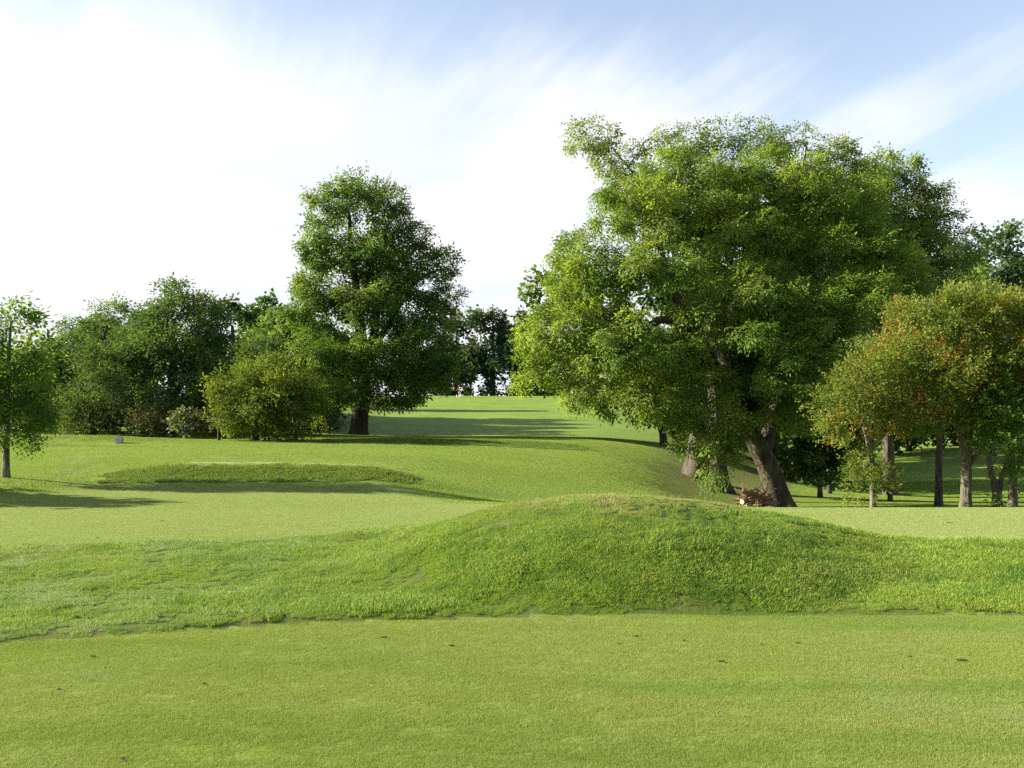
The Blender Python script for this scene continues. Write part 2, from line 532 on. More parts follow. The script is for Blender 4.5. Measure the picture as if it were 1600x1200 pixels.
def leaf_mat(name, c0, c1, accent=None, trans=.4, spec=.08):
    """tint 0..1 goes from c0 to c1; values above 1 are the accent (autumn) colour"""
    m, nt, n, l = new_mat(name)
    out = n.new('ShaderNodeOutputMaterial')
    at = n.new('ShaderNodeAttribute'); at.attribute_name = 'tint'
    c = mixc(n, l, ramp(n, l, at.outputs['Fac'], 0, 1), c0, c1)
    if accent:
        c = mixc(n, l, ramp(n, l, at.outputs['Fac'], 1.05, 1.6), c, accent)
    p = n.new('ShaderNodeBsdfPrincipled')
    l.new(c, p.inputs['Base Color'])
    p.inputs['Roughness'].default_value = .62
    p.inputs['Specular IOR Level'].default_value = spec
    tr = n.new('ShaderNodeBsdfTranslucent')
    tc_ = mixc(n, l, 1.0, c, (1.5, 1.35, .55), 'MULTIPLY')
    l.new(tc_, tr.inputs['Color'])
    mx = n.new('ShaderNodeMixShader'); mx.inputs[0].default_value = trans
    l.new(p.outputs[0], mx.inputs[1]); l.new(tr.outputs[0], mx.inputs[2])
    l.new(mx.outputs[0], out.inputs['Surface'])
    return m


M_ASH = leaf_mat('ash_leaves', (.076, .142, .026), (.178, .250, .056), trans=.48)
M_ASH2 = leaf_mat('high_ash_leaves', (.090, .150, .034), (.180, .240, .066), trans=.38)
M_SYC = leaf_mat('tall_ash_leaves', (.058, .118, .024), (.135, .205, .048), trans=.45)
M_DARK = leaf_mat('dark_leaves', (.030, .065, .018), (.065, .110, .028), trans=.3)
M_OLIVE = leaf_mat('olive_leaves', (.036, .074, .020), (.082, .126, .034))
M_HAW = leaf_mat('hawthorn_leaves', (.055, .100, .016), (.140, .185, .032))
M_BLUE = leaf_mat('grey_green_leaves', (.050, .100, .034), (.100, .160, .050), trans=.4)
M_HAZE_TINT = leaf_mat('haze_tinted_leaves', (.034, .072, .036), (.072, .118, .058), trans=.3)  # distance haze put into the leaf colour itself
M_ROW = leaf_mat('rowan_leaves', (.075, .125, .024), (.165, .195, .044), accent=(.36, .17, .04), trans=.45)
M_YGREEN = leaf_mat('young_leaves', (.065, .135, .026), (.125, .205, .042), trans=.45)
M_BRUSH = leaf_mat('undergrowth_leaves', (.045, .060, .022), (.100, .105, .045), trans=.25)


# ------------------------------------------------------------------ ground objects
X, Y, ZZ = build_grid()
VN = X.shape
verts = np.stack([X.ravel(), Y.ravel(), ZZ.ravel()], 1)
ii = np.arange(VN[0] * VN[1]).reshape(VN)
quads = np.stack([ii[:-1, :-1], ii[:-1, 1:], ii[1:, 1:], ii[1:, :-1]], -1).reshape(-1, 4)
fc = verts[quads].mean(1)
reg = region(fc[:, 0], fc[:, 1])
# vertex normals of the whole sheet, so the seams between the turf sheets do not show
dX = np.gradient(verts.reshape(*VN, 3), axis=0); dY = np.gradient(verts.reshape(*VN, 3), axis=1)
NRM = np.cross(dY, dX).reshape(-1, 3)
NRM /= np.linalg.norm(NRM, axis=1)[:, None] + 1e-12
NRM *= np.sign(NRM[:, 2:3])


def seg_dist(px, py, pts):
    d = np.full(px.shape, 1e9)
    for (x0, y0), (x1, y1) in zip(pts[:-1], pts[1:]):
        vx, vy = x1 - x0, y1 - y0
        t = np.clip(((px - x0) * vx + (py - y0) * vy) / (vx * vx + vy * vy), 0, 1)
        d = np.minimum(d, np.hypot(px - x0 - t * vx, py - y0 - t * vy))
    return d


def track_attr(x, y):
    def line(lst):
        return [tuple(P(u, 0, D)[:2]) for u, D in lst]
    a = line([(60, 25.5), (110, 29.5), (150, 34), (205, 39.5), (280, 43), (370, 45), (470, 47)])
    b = line([(95, 25.3), (145, 29), (190, 33), (245, 37.5), (310, 40.5), (420, 43)])
    t = .8 * np.exp(-(seg_dist(x, y, a) / .22) ** 2) + .35 * np.exp(-(seg_dist(x, y, b) / .22) ** 2)
    return t


def lip_attr(x, y):
    u = 800 + F * x / np.maximum(y, 1)
    return .55 * smoothstep(230, 300, u) * (1 - smoothstep(560, 640, u)) * smoothstep(28.3, 28.9, y) * (1 - smoothstep(30.5, 32, y))


def bare_attr(x, y):
    u = 800 + F * x / np.maximum(y, 1)
    a = smoothstep(960, 1060, u) * (1 - smoothstep(1220, 1290, u)) * smoothstep(31, 38, y) * (1 - smoothstep(66, 74, y))
    b = .6 * np.exp(-((u - 120) / 60) ** 2 - ((y - 37) / 4) ** 2)
    c = .5 * smoothstep(30, 33, y) * (1 - smoothstep(36, 39, y)) * smoothstep(250, 330, u) * (1 - smoothstep(580, 640, u))
    return np.maximum(np.maximum(a * .9, b), c)


names = {0: ('ground', M_LAWN), 1: ('fairway', M_FAIR), 2: ('rough_bank', M_ROUGH), 3: ('putting_green', M_GREEN)}
for r_, (nm, mt) in names.items():
    q = quads[reg == r_]
    used, inv = np.unique(q.ravel(), return_inverse=True)
    vv = verts[used]
    at = None
    if r_ == 0:
        at = {'track': ('FLOAT', track_attr(vv[:, 0], vv[:, 1])), 'bare': ('FLOAT', bare_attr(vv[:, 0], vv[:, 1])), 'lip': ('FLOAT', lip_attr(vv[:, 0], vv[:, 1]))}
    o = mesh_arrays(nm, vv, inv.reshape(-1, 4), mt, smooth=True, attrs=at)
    o.data.normals_split_custom_set_from_vertices(NRM[used].tolist())
    tag(o, kind='structure')


# ------------------------------------------------------------------ grass blades (tufts instanced over the turf)
def tuft_mesh(name, mat, size, n, h, w, lean=.5, seg=2):
    bx = rng.uniform(-size / 2, size / 2, n); by = rng.uniform(-size / 2, size / 2, n)
    # rounded patch so that neighbours mix
    ang = rng.uniform(0, 2 * math.pi, n); hh = h * rng.uniform(.55, 1.15, n)
    face = rng.uniform(0, 2 * math.pi, n)
    ln = np.abs(rng.normal(0, lean, n)) * hh
    dx, dy = np.cos(ang) * ln, np.sin(ang) * ln
    wx, wy = np.cos(face) * w / 2, np.sin(face) * w / 2
    bt = rng.random(n)
    V, A, H = [], [], []
    z0 = -0.01
    pts = [(bx - wx, by - wy, z0 + 0 * bx, 0), (bx + wx, by + wy, z0 + 0 * bx, 0)]
    if seg == 2:
        m = .55
        pts += [(bx + dx * .3 - wx * .8, by + dy * .3 - wy * .8, hh * m, .6), (bx + dx * .3 + wx * .8, by + dy * .3 + wy * .8, hh * m, .6)]
    pts += [(bx + dx, by + dy, hh * (1 - .25 * (ln / hh)), 1)]
    k = len(pts)
    V = np.stack([np.stack([p[0], p[1], p[2]], -1) for p in pts], 1).reshape(-1, 3)
    H = np.tile([p[3] for p in pts], n)
    A = np.repeat(bt, k)
    base = (np.arange(n) * k)[:, None]
    if seg == 2:
        fq = base + np.array([[0, 1, 3, 2]]); ft = base + np.array([[2, 3, 4]])
        faces = [fq, ft]
    else:
        faces = [base + np.array([[0, 1, 2]])]
    o = mesh_arrays(name, V, faces, mat, attrs={'bt': ('FLOAT', A), 'bh': ('FLOAT', H)})
    COL.objects.unlink(o)
    return o


def scatter_nodes(name, coll):
    ng = bpy.data.node_groups.new(name, 'GeometryNodeTree')
    ng.interface.new_socket('Geometry', in_out='INPUT', socket_type='NodeSocketGeometry')
    ng.interface.new_socket('Geometry', in_out='OUTPUT', socket_type='NodeSocketGeometry')
    n, l = ng.nodes, ng.links
    gi = n.new('NodeGroupInput'); go = n.new('NodeGroupOutput')
    ci = n.new('GeometryNodeCollectionInfo')
    ci.inputs['Collection'].default_value = coll
    ci.inputs['Separate Children'].default_value = True
    ci.inputs['Reset Children'].default_value = True
    ip = n.new('GeometryNodeInstanceOnPoints')
    ip.inputs['Pick Instance'].default_value = True

    def attr(nm, ty):
        a = n.new('GeometryNodeInputNamedAttribute'); a.data_type = ty
        a.inputs['Name'].default_value = nm
        return a.outputs['Attribute']
    l.new(gi.outputs[0], ip.inputs['Points'])
    l.new(ci.outputs[0], ip.inputs['Instance'])
    l.new(attr('variant', 'INT'), ip.inputs['Instance Index'])
    e2r = n.new('FunctionNodeEulerToRotation')
    l.new(attr('rot', 'FLOAT_VECTOR'), e2r.inputs[0])
    l.new(e2r.outputs[0], ip.inputs['Rotation'])
    l.new(attr('scl', 'FLOAT'), ip.inputs['Scale'])
    l.new(ip.outputs[0], go.inputs[0])
    return ng


def ground_normal(x, y, e=.12):
    dzx = (height(x + e, y) - height(x - e, y)) / (2 * e)
    dzy = (height(x, y + e) - height(x, y - e)) / (2 * e)
    return dzx, dzy


def scatter(name, protos, x, y, s0, s1, label_kind='stuff', smult=None):
    n = len(x)
    coll = bpy.data.collections.new(name + '_tufts')
    for p in protos:
        coll.objects.link(p)
    z = height(x, y)
    a, b = ground_normal(x, y)
    # euler XYZ = tilt by slope after a random turn: R = Rz(yaw2) Ry(pitch) Rx(roll)
    yaw = rng.uniform(0, 2 * math.pi, n)
    ca, sa = np.cos(yaw), np.sin(yaw)
    # slope along the turned axes
    sx = a * ca + b * sa; sy = -a * sa + b * ca
    rot = np.stack([np.arctan(sy), -np.arctan(sx), yaw], 1)
    sc = rng.uniform(s0, s1, n)
    if smult is not None: sc = sc * smult
    o = mesh_arrays(name, np.stack([x, y, z], 1), [], None,
                    attrs={'rot': ('FLOAT_VECTOR', rot), 'variant': ('INT', rng.integers(0, len(protos), n)), 'scl': ('FLOAT', sc)})
    md = o.modifiers.new('tufts', 'NODES')
    md.node_group = scatter_nodes(name + '_nodes', coll)
    tag(o, kind='stuff')
    return o


def jgrid(x0, x1, y0, y1, d):
    gx, gy = np.meshgrid(np.arange(x0, x1, d), np.arange(y0, y1, d))
    gx = gx.ravel() + rng.uniform(-.45, .45, gx.size) * d
    gy = gy.ravel() + rng.uniform(-.45, .45, gy.size) * d
    k = np.abs(gx) < .60 * gy + .5
    return gx[k], gy[k]


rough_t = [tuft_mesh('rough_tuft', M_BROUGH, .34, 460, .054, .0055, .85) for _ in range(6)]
gx, gy = jgrid(-9, 9, 7.2, 14.6, .135)
rr = region(gx, gy)
k = (rr == 2) & (gy > edge_y(gx) + .05)
e_in = smoothstep(0, .5, gy[k] - edge_y(gx[k]))
lump = .70 + .95 * (fnoise(gx[k] * 1.1 + 4, gy[k] * 1.1, 4) + .12)
top = 1 - .30 * smoothstep(.25, .5, mound(gx[k], gy[k]))
scatter('rough_grass', rough_t, gx[k], gy[k], .65, 1.3, smult=np.clip((.42 + .58 * e_in) * lump * top * (.62 + .38 * smoothstep(-4.2, -1.2, gx[k])), .4, 1.3))

stalk_t = [tuft_mesh('stalk_tuft', M_BROUGH, .22, 9, .13, .0045, .7) for _ in range(4)]
sx_, sy_ = jgrid(-9, 9, 7.6, 14.2, .33)
k = (region(sx_, sy_) == 2) & (sy_ > edge_y(sx_) + .25) & (rng.random(len(sx_)) < .5)
scatter('grass_stalks', stalk_t, sx_[k], sy_[k], .5, 1.25)

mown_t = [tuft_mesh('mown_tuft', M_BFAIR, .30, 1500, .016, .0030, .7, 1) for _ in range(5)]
gx, gy = jgrid(-6.5, 6.5, 3.6, 9.3, .16)
k = region(gx, gy) == 1
scatter('mown_grass', mown_t, gx[k], gy[k], .9, 1.15)

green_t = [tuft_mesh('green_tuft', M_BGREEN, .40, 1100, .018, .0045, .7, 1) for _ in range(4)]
gx, gy = jgrid(-15, 14, 11.5, 27.5, .25)
k = region(gx, gy) == 3
scatter('green_grass', green_t, gx[k], gy[k], .9, 1.15)

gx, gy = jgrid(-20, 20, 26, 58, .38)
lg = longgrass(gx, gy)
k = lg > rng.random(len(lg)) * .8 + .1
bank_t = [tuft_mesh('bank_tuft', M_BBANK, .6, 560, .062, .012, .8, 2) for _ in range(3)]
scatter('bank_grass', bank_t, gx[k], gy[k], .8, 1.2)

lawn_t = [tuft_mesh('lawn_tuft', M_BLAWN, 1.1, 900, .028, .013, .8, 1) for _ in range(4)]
gx, gy = jgrid(-36, 36, 20, 72, .6)
k = (region(gx, gy) == 0) & (np.abs(gx) < .57 * gy + 1) & (lip_attr(gx, gy) < .3) & (track_attr(gx, gy) < .5) & (bare_attr(gx, gy) < .25 + .55 * rng.random(len(gx))) & (longgrass(gx, gy + .4) < .3)
scatter('lawn_grass', lawn_t, gx[k], gy[k], .9, 1.2)


# ------------------------------------------------------------------ trees
def tube(pts, rad, sides=16, rough=.0, flare=None, seed=0):
    """a tapered tube along points with smooth interpolation; returns verts, quads"""
    pts = np.asarray(pts, float); rad = np.asarray(rad, float)
    # resample with Catmull-Rom
    if len(pts) > 2:
        out, ro = [], []
        n = len(pts)
        for i in range(n - 1):
            p0 = pts[max(i - 1, 0)]; p1 = pts[i]; p2 = pts[i + 1]; p3 = pts[min(i + 2, n - 1)]
            L_ = np.linalg.norm(p2 - p1); m = max(2, int(L_ / .45))
            for t in np.arange(m) / m:
                out.append(.5 * ((2 * p1) + (-p0 + p2) * t + (2 * p0 - 5 * p1 + 4 * p2 - p3) * t * t + (-p0 + 3 * p1 - 3 * p2 + p3) * t ** 3))
                ro.append(rad[i] * (1 - t) + rad[i + 1] * t)
        out.append(pts[-1]); ro.append(rad[-1])
        pts, rad = np.array(out), np.array(ro)
    d = np.gradient(pts, axis=0); d /= np.linalg.norm(d, axis=1)[:, None] + 1e-9
    ref = np.array([1.0, 0, 0])
    V = []
    ang = np.arange(sides) / sides * 2 * math.pi
    r0 = np.random.default_rng(seed)
    lobes = r0.uniform(.5, 1, 5) * .06; ph = r0.uniform(0, 6.28, 5)
    wob = sum(lobes[k] * np.cos((k + 2) * ang + ph[k]) for k in range(5))
    wf = sum(r0.uniform(.6, 1) * np.cos(kk * ang + r0.uniform(0, 6)) for kk in (4, 5, 7)) * .16
    for i in range(len(pts)):
        a = ref - d[i] * ref.dot(d[i]); a /= np.linalg.norm(a); b = np.cross(d[i], a); ref = a
        rr_ = rad[i] * (1 + (wob if rough else 0) + rough * r0.normal(0, .02, sides))
        if flare is not None:
            h = pts[i][2] - pts[0][2]
            fl = math.exp(-h / flare[0])
            rr_ = rr_ * (1 + flare[1] * fl * (1 + wf * 1.6))
        V.append(pts[i] + np.outer(np.cos(ang) * rr_, a) + np.outer(np.sin(ang) * rr_, b))
    V = np.concatenate(V)
    m = len(pts)
    i0 = (np.arange(m - 1)[:, None] * sides); j = np.arange(sides)[None]; j2 = (j + 1) % sides
    q = np.stack([i0 + j, i0 + j2, i0 + sides + j2, i0 + sides + j], -1).reshape(-1, 4)
    return V, q, pts, rad


def frustums(A, B, ra, rb, sides):
    d = B - A; L_ = np.linalg.norm(d, axis=1)[:, None] + 1e-9; d = d / L_
    ref = np.where(np.abs(d[:, 2:3]) > .9, [[1.0, 0, 0]], [[0, 0, 1.0]])
    a = np.cross(d, ref); a /= np.linalg.norm(a, axis=1)[:, None]; b = np.cross(d, a)
    ang = np.arange(sides) / sides * 2 * math.pi
    ring = np.cos(ang)[None, :, None] * a[:, None] + np.sin(ang)[None, :, None] * b[:, None]
    A2 = A - d * np.minimum(ra, .12)[:, None]; B2 = B + d * np.minimum(rb, .05)[:, None]
    V0 = A2[:, None] + ring * ra[:, None, None]; V1 = B2[:, None] + ring * rb[:, None, None]
    V = np.concatenate([V0, V1], 1).reshape(-1, 3)
    base = (np.arange(len(A)) * 2 * sides)[:, None, None]
    j = np.arange(sides); j2 = (j + 1) % sides
    q = np.stack([j, j2, sides + j2, sides + j], -1)[None] + base
    return V, q.reshape(-1, 4)


def spray_templates(kind):
    """lists of leaflets: arrays (K,4,3) in a local frame, x = outward"""
    r = np.random.default_rng({'ash': 11, 'broad': 12, 'small': 13}[kind])
    T = []
    for _ in range(5):
        leaves = []
        if kind == 'ash':
            for c in range(3):      # three compound leaves from one twig end
                az = r.uniform(-.3, .3) + (c - 1) * 1.1
                el = r.uniform(-.5, .25)
                dirv = np.array([math.cos(az) * math.cos(el), math.sin(az) * math.cos(el), math.sin(el)])
                side = np.cross(dirv, [0, 0, 1]); side /= np.linalg.norm(side)
                up = np.cross(side, dirv)
                Ln = r.uniform(.30, .42)
                for t, sgn in ((.35, 1), (.35, -1), (.68, 1), (.68, -1), (1.0, 0)):
                    base = dirv * Ln * t - np.array([0, 0, .10 * t * t])
                    ld = dirv * (.55 if sgn else 1) + side * sgn * .85 + up * r.uniform(-.45, .1)
                    ld /= np.linalg.norm(ld)
                    ll = r.uniform(.13, .19); w = ll * .42
                    sv = np.cross(ld, up + r.normal(0, .35, 3)); sv /= np.linalg.norm(sv)
                    nv = np.cross(sv, ld)
                    leaves.append([base, base + ld * ll * .5 + sv * w * .5, base + ld * ll - nv * .02, base + ld * ll * .5 - sv * w * .5])
        elif kind == 'broad':
            for c in range(9):
                az = r.uniform(-2.2, 2.2); el = r.uniform(-.7, .6)
                dirv = np.array([math.cos(az) * math.cos(el), math.sin(az) * math.cos(el), math.sin(el)])
                base = dirv * r.uniform(.05, .34)
                ld = dirv + r.normal(0, .4, 3) + np.array([0, 0, -.3]); ld /= np.linalg.norm(ld)
                ll = r.uniform(.15, .22); w = ll * .8
                sv = np.cross(ld, [0, 0, 1] + r.normal(0, .45, 3)); sv /= np.linalg.norm(sv)
                leaves.append([base, base + ld * ll * .45 + sv * w * .5, base + ld * ll, base + ld * ll * .45 - sv * w * .5])
        else:
            for c in range(13):
                az = r.uniform(-1.2, 1.2); el = r.uniform(-.5, .5)
                t = r.uniform(.0, .5)
                base = np.array([t, r.normal(0, .07), r.normal(0, .05)])
                ld = np.array([math.cos(az) * math.cos(el), math.sin(az) * math.cos(el), math.sin(el)])
                ll = r.uniform(.085, .13); w = ll * .55
                sv = np.cross(ld, [0, 0, 1] + r.normal(0, .5, 3)); sv /= np.linalg.norm(sv)
                leaves.append([base, base + ld * ll * .5 + sv * w * .5, base + ld * ll, base + ld * ll * .5 - sv * w * .5])
        T.append(np.array(leaves))
    return T


SPR = {k_: spray_templates(k_) for k_ in ('ash', 'broad', 'small')}
LEAF_TOTAL = [0]


def place_sprays(pos, out, scale, kind, tint, r):
    """one quad per leaflet. pos (n,3), out (n,3) preferred outward direction"""
    n = len(pos)
    T = SPR[kind]
    out = out / (np.linalg.norm(out, axis=1)[:, None] + 1e-9)
    up = np.tile([0, 0, 1.0], (n, 1)) + r.normal(0, .35, (n, 3))
    s = np.cross(up, out); s /= np.linalg.norm(s, axis=1)[:, None] + 1e-9
    w = np.cross(out, s)
    M = np.stack([out, s, w], -1)           # columns
    tv = r.integers(0, len(T), n)
    VV, TT = [], []
    for k_ in range(len(T)):
        m = tv == k_
        if not m.any(): continue
        t = T[k_].reshape(-1, 3)
        v = np.einsum('nij,kj->nki', M[m], t) * scale[m][:, None, None] + pos[m][:, None]
        VV.append(v.reshape(-1, 3))
        TT.append((np.repeat(tint[m], len(t)) + np.repeat(r.normal(0, .12, (m.sum() * len(t)) // 4), 4)))
    V = np.concatenate(VV); TT = np.concatenate(TT)
    LEAF_TOTAL[0] += len(V) // 4
    return V, np.arange(len(V)).reshape(-1, 4), TT


def cand_points(lobes, base, spacing, r):
    pts, lob = [], []
    for li, (c, rad, w) in enumerate(lobes):
        area = 4 * math.pi * ((rad[0] * rad[1]) ** 1.6 / 3 + (rad[0] * rad[2]) ** 1.6 / 3 + (rad[1] * rad[2]) ** 1.6 / 3) ** (1 / 1.6)
        n = max(6, int(w * area / spacing ** 2 * 1.15))
        d = r.normal(0, 1, (n, 3)); d /= np.linalg.norm(d, axis=1)[:, None]
        d[:, 2] = np.where(d[:, 2] < -.6, -d[:, 2] * .5, d[:, 2])
        f = r.uniform(0, 1, n) ** .42
        f = np.where(r.random(n) < .12, f * 1.14, f)
        pts.append(c + d * rad * f[:, None]); lob += [li] * n
    pts = np.concatenate(pts); lob = np.array(lob)
    order = r.permutation(len(pts))
    keep = []
    cell = {}
    m2 = (spacing * .62) ** 2
    for i in order:
        p = pts[i]; k_ = tuple((p // (spacing * .62)).astype(int)); ok = True
        for dx in (-1, 0, 1):
            for dy in (-1, 0, 1):
                for dz in (-1, 0, 1):
                    for q in cell.get((k_[0] + dx, k_[1] + dy, k_[2] + dz), ()):
                        if ((pts[q] - p) ** 2).sum() < m2:
                            ok = False; break
                    if not ok: break
                if not ok: break
            if not ok: break
        if ok:
            cell.setdefault(k_, []).append(i); keep.append(i)
    return pts[keep], lob[keep]


def grow(stem_nodes, stem_rad, targets, r, step=.45, k_ang=.5, arch=.12):
    """greedy growth: every target joins the nearest suitable point of the tree so far"""
    pos = list(stem_nodes); par = [-1] * len(pos); dirs = []
    n0 = len(pos)
    cap = len(pos) + len(targets) * 14 + 10
    PA = np.zeros((cap, 3)); DA = np.zeros((cap, 3)); CA = np.zeros(cap)
    PA[:n0] = stem_nodes
    d = np.gradient(np.asarray(stem_nodes), axis=0) if n0 > 1 else np.array([[0, 0, 1.]])
    DA[:n0] = d / (np.linalg.norm(d, axis=1)[:, None] + 1e-9)
    # low part of the trunk takes no branches
    z0 = PA[:n0, 2].min()
    par = np.full(cap, -1, int)
    n = n0
    c = np.asarray(stem_nodes)
    dist0 = np.array([np.min(((c - t) ** 2).sum(1)) for t in targets])
    order = np.argsort(dist0)
    ends = []
    for ti in order:
        t = targets[ti]
        v = t - PA[:n]; L_ = np.sqrt((v ** 2).sum(1)) + 1e-6
        cosn = (v * DA[:n]).sum(1) / L_
        cost = L_ * (1 + k_ang * (1 - cosn)) + .10 * CA[:n]
        cost[:n0] += np.where(PA[:n0, 2] > t[2] - .1 * L_[:n0] , 1.2, 0)
        i = int(np.argmin(cost))
        p0 = PA[i].copy(); d0 = DA[i]; Lg = L_[i]
        m = max(1, int(math.ceil(Lg / step)))
        m = min(m, 12)
        # quadratic curve leaving roughly along the parent's direction
        ctrl = p0 + d0 * Lg * .28 + (t - p0) * .22 + np.array([0, 0, arch * Lg]) + r.normal(0, .05 * Lg, 3)
        prev = i
        for k_ in range(1, m + 1):
            s = k_ / m
            q = (1 - s) ** 2 * p0 + 2 * s * (1 - s) * ctrl + s * s * t
            if k_ < m: q = q + r.normal(0, .035, 3) * min(1, Lg)
            if n >= cap - 1: break
            PA[n] = q; par[n] = prev
            dd = q - PA[prev]; ln = np.linalg.norm(dd) + 1e-9
            DA[n] = dd / ln; CA[n] = CA[prev] + ln
            prev = n; n += 1
        ends.append((ti, prev))
    return PA[:n], par[:n], DA[:n], ends, n0


def make_tree(name, label, cat, base, stems, lobes, leaf='ash', lmat=None, bark=None, spacing=1.1, per=8, lscale=1.0, csize=.55,
              group=None, seed=0, flare=(.5, .45), twig=.010, pipe=2.35, accent=None, tdir=(0, 0, .25), droop=.0, sides=18, kmin=None, tint_bias=0, arch=.12, dens=None, maxb=6):
    """base (x, y); stems: lists of world points (x,y,z,r) - the first starts at the ground; lobes: (centre, radii, weight)"""
    r = np.random.default_rng(seed + 100)
    per = per * 1.75; lscale = lscale * 1.22
    bz = hz(*base)
    root = bpy.data.objects.new(name, None)
    COL.objects.link(root)
    root.location = (base[0], base[1], bz)
    tag(root, label, cat, group)
    O = np.array([base[0], base[1], bz])
    snodes, srad = [], []
    for si, st in enumerate(stems):
        st = np.array(st, float)
        p = st[:, :3] - O; rad = st[:, 3]
        if si == 0:
            p[0] = (0, 0, -.12)
        v, q, pp, pr = tube(p, rad, sides if si == 0 else max(8, sides - 6), 1.0, flare if si == 0 else None, seed + si)
        mesh_arrays('trunk' if si == 0 else 'bough', v, q, bark or M_BARK, smooth=True, parent=root)
        lowcut = .30 * (p[:, 2].max()) if si == 0 and kmin is None else (kmin if si == 0 and kmin is not None else -9)
        mk = (pp[:, 2] > lowcut)
        if mk.sum() == 0: mk[-1] = True
        snodes.append(pp[mk]); srad.append(pr[mk])
    SN = np.concatenate(snodes); SR = np.concatenate(srad)
    ext = .55 * (csize + .40 * lscale)
    lob = [(np.array(c) - O, np.maximum(np.array(rd) - ext * .45, .8 * np.array(rd)), w) for c, rd, w in lobes]
    T, li = cand_points(lob, O, spacing, r)
    gz = height(T[:, 0] + O[0], T[:, 1] + O[1]) - O[2]
    ok = T[:, 2] > gz + .35
    T, li = T[ok], li[ok]
    PA, par, DA, ends, n0 = grow(SN, SR, T, r, step=max(.4, spacing * .45), arch=arch)
    n = len(PA)
    # pipe-model thickness
    acc = np.zeros(n)
    for _, e in ends: acc[e] += twig ** pipe
    for i in range(n - 1, n0 - 1, -1):
        if par[i] >= 0: acc[par[i]] += acc[i]
    rad = acc ** (1 / pipe)
    ch = np.arange(n0, n)
    pr = par[ch]
    ra = np.where(pr < n0, np.minimum(rad[ch] * 1.25, SR[np.minimum(pr, n0 - 1)] * .85), rad[pr])
    ra = np.minimum(ra, rad[ch] * 1.5)
    thick = rad[ch] > .035
    Vb, Qb, ob = [], [], 0
    for m, sd_ in ((thick, maxb), (~thick, 3)):
        if m.any():
            v, q = frustums(PA[pr[m]], PA[ch[m]], ra[m], rad[ch[m]], sd_)
            Vb.append(v); Qb.append(q + ob); ob += len(v)
    if Vb:
        tag(mesh_arrays('branches', np.concatenate(Vb), np.concatenate(Qb), bark or M_BARK, smooth=True, parent=root), kind='stuff')
    # foliage round the ends of the twigs
    E = np.array([e for _, e in ends]); L_i = li[np.array([t for t, _ in ends])]
    cl_t = r.normal(.5, .30, len(E)) + tint_bias
    npers = np.maximum(2, r.poisson(per, len(E)))
    if dens is not None: npers = np.maximum(1, (npers * dens[L_i]).astype(int))
    idx = np.repeat(np.arange(len(E)), npers)
    g = r.normal(0, 1, (len(idx), 3)); g /= np.linalg.norm(g, axis=1)[:, None]
    g *= (r.random(len(idx)) ** .5)[:, None]
    cs = csize * r.uniform(.75, 1.3, len(E))[idx]
    pos = PA[E[idx]] + g * np.stack([cs, cs, cs * .82], 1) + DA[E[idx]] * .12
    lc = np.array([l_[0] for l_ in lob])[L_i[idx]]
    outv = g * .9 + DA[E[idx]] * .7 + (pos - lc) / (np.linalg.norm(pos - lc, axis=1)[:, None] + .1) * .4 + np.array([0, 0, -droop])
    # some leaves also grow along the thin branches
    thin = ch[(rad[ch] < .022)]
    m2 = thin[r.random(len(thin)) < .55]
    pos2 = PA[m2] + r.normal(0, .16, (len(m2), 3)); out2 = DA[m2] + r.normal(0, .7, (len(m2), 3))
    tint = cl_t[idx] + r.normal(0, .1, len(idx)); tint2 = r.normal(.5, .2, len(m2)) + tint_bias
    tint = np.clip(tint, 0, 1); tint2 = np.clip(tint2, 0, 1)
    if accent is not None:
        a = np.asarray(accent)[L_i]
        hot = r.random(len(E)) < a
        tint = np.where(hot[idx] & (r.random(len(idx)) < .42), r.uniform(1.05, 1.6, len(idx)), tint)
    pos = np.concatenate([pos, pos2]); outv = np.concatenate([outv, out2]); tint = np.concatenate([tint, tint2])
    sc = lscale * r.uniform(.75, 1.25, len(pos))
    V, Q, TT = place_sprays(pos, outv, sc, leaf, tint, r)
    if accent is None: TT = np.clip(TT, 0, 1)
    mesh_arrays('crown', V, Q, lmat or M_ASH, attrs={'tint': ('FLOAT', TT)}, parent=root)
    return root, (E, PA, O)


def lob(u, v, D, ru, rv, rd, w=1.0):
    return (P(u, v, D), (ru / F * D, rd, rv / F * D), w)


def ST(*pts):
    return [(*P(u, v, D), rr_) for u, v, D, rr_ in pts]


def bxy(u, D):
    return (float((u - 800) / F * D), float(D))

SHADE = []
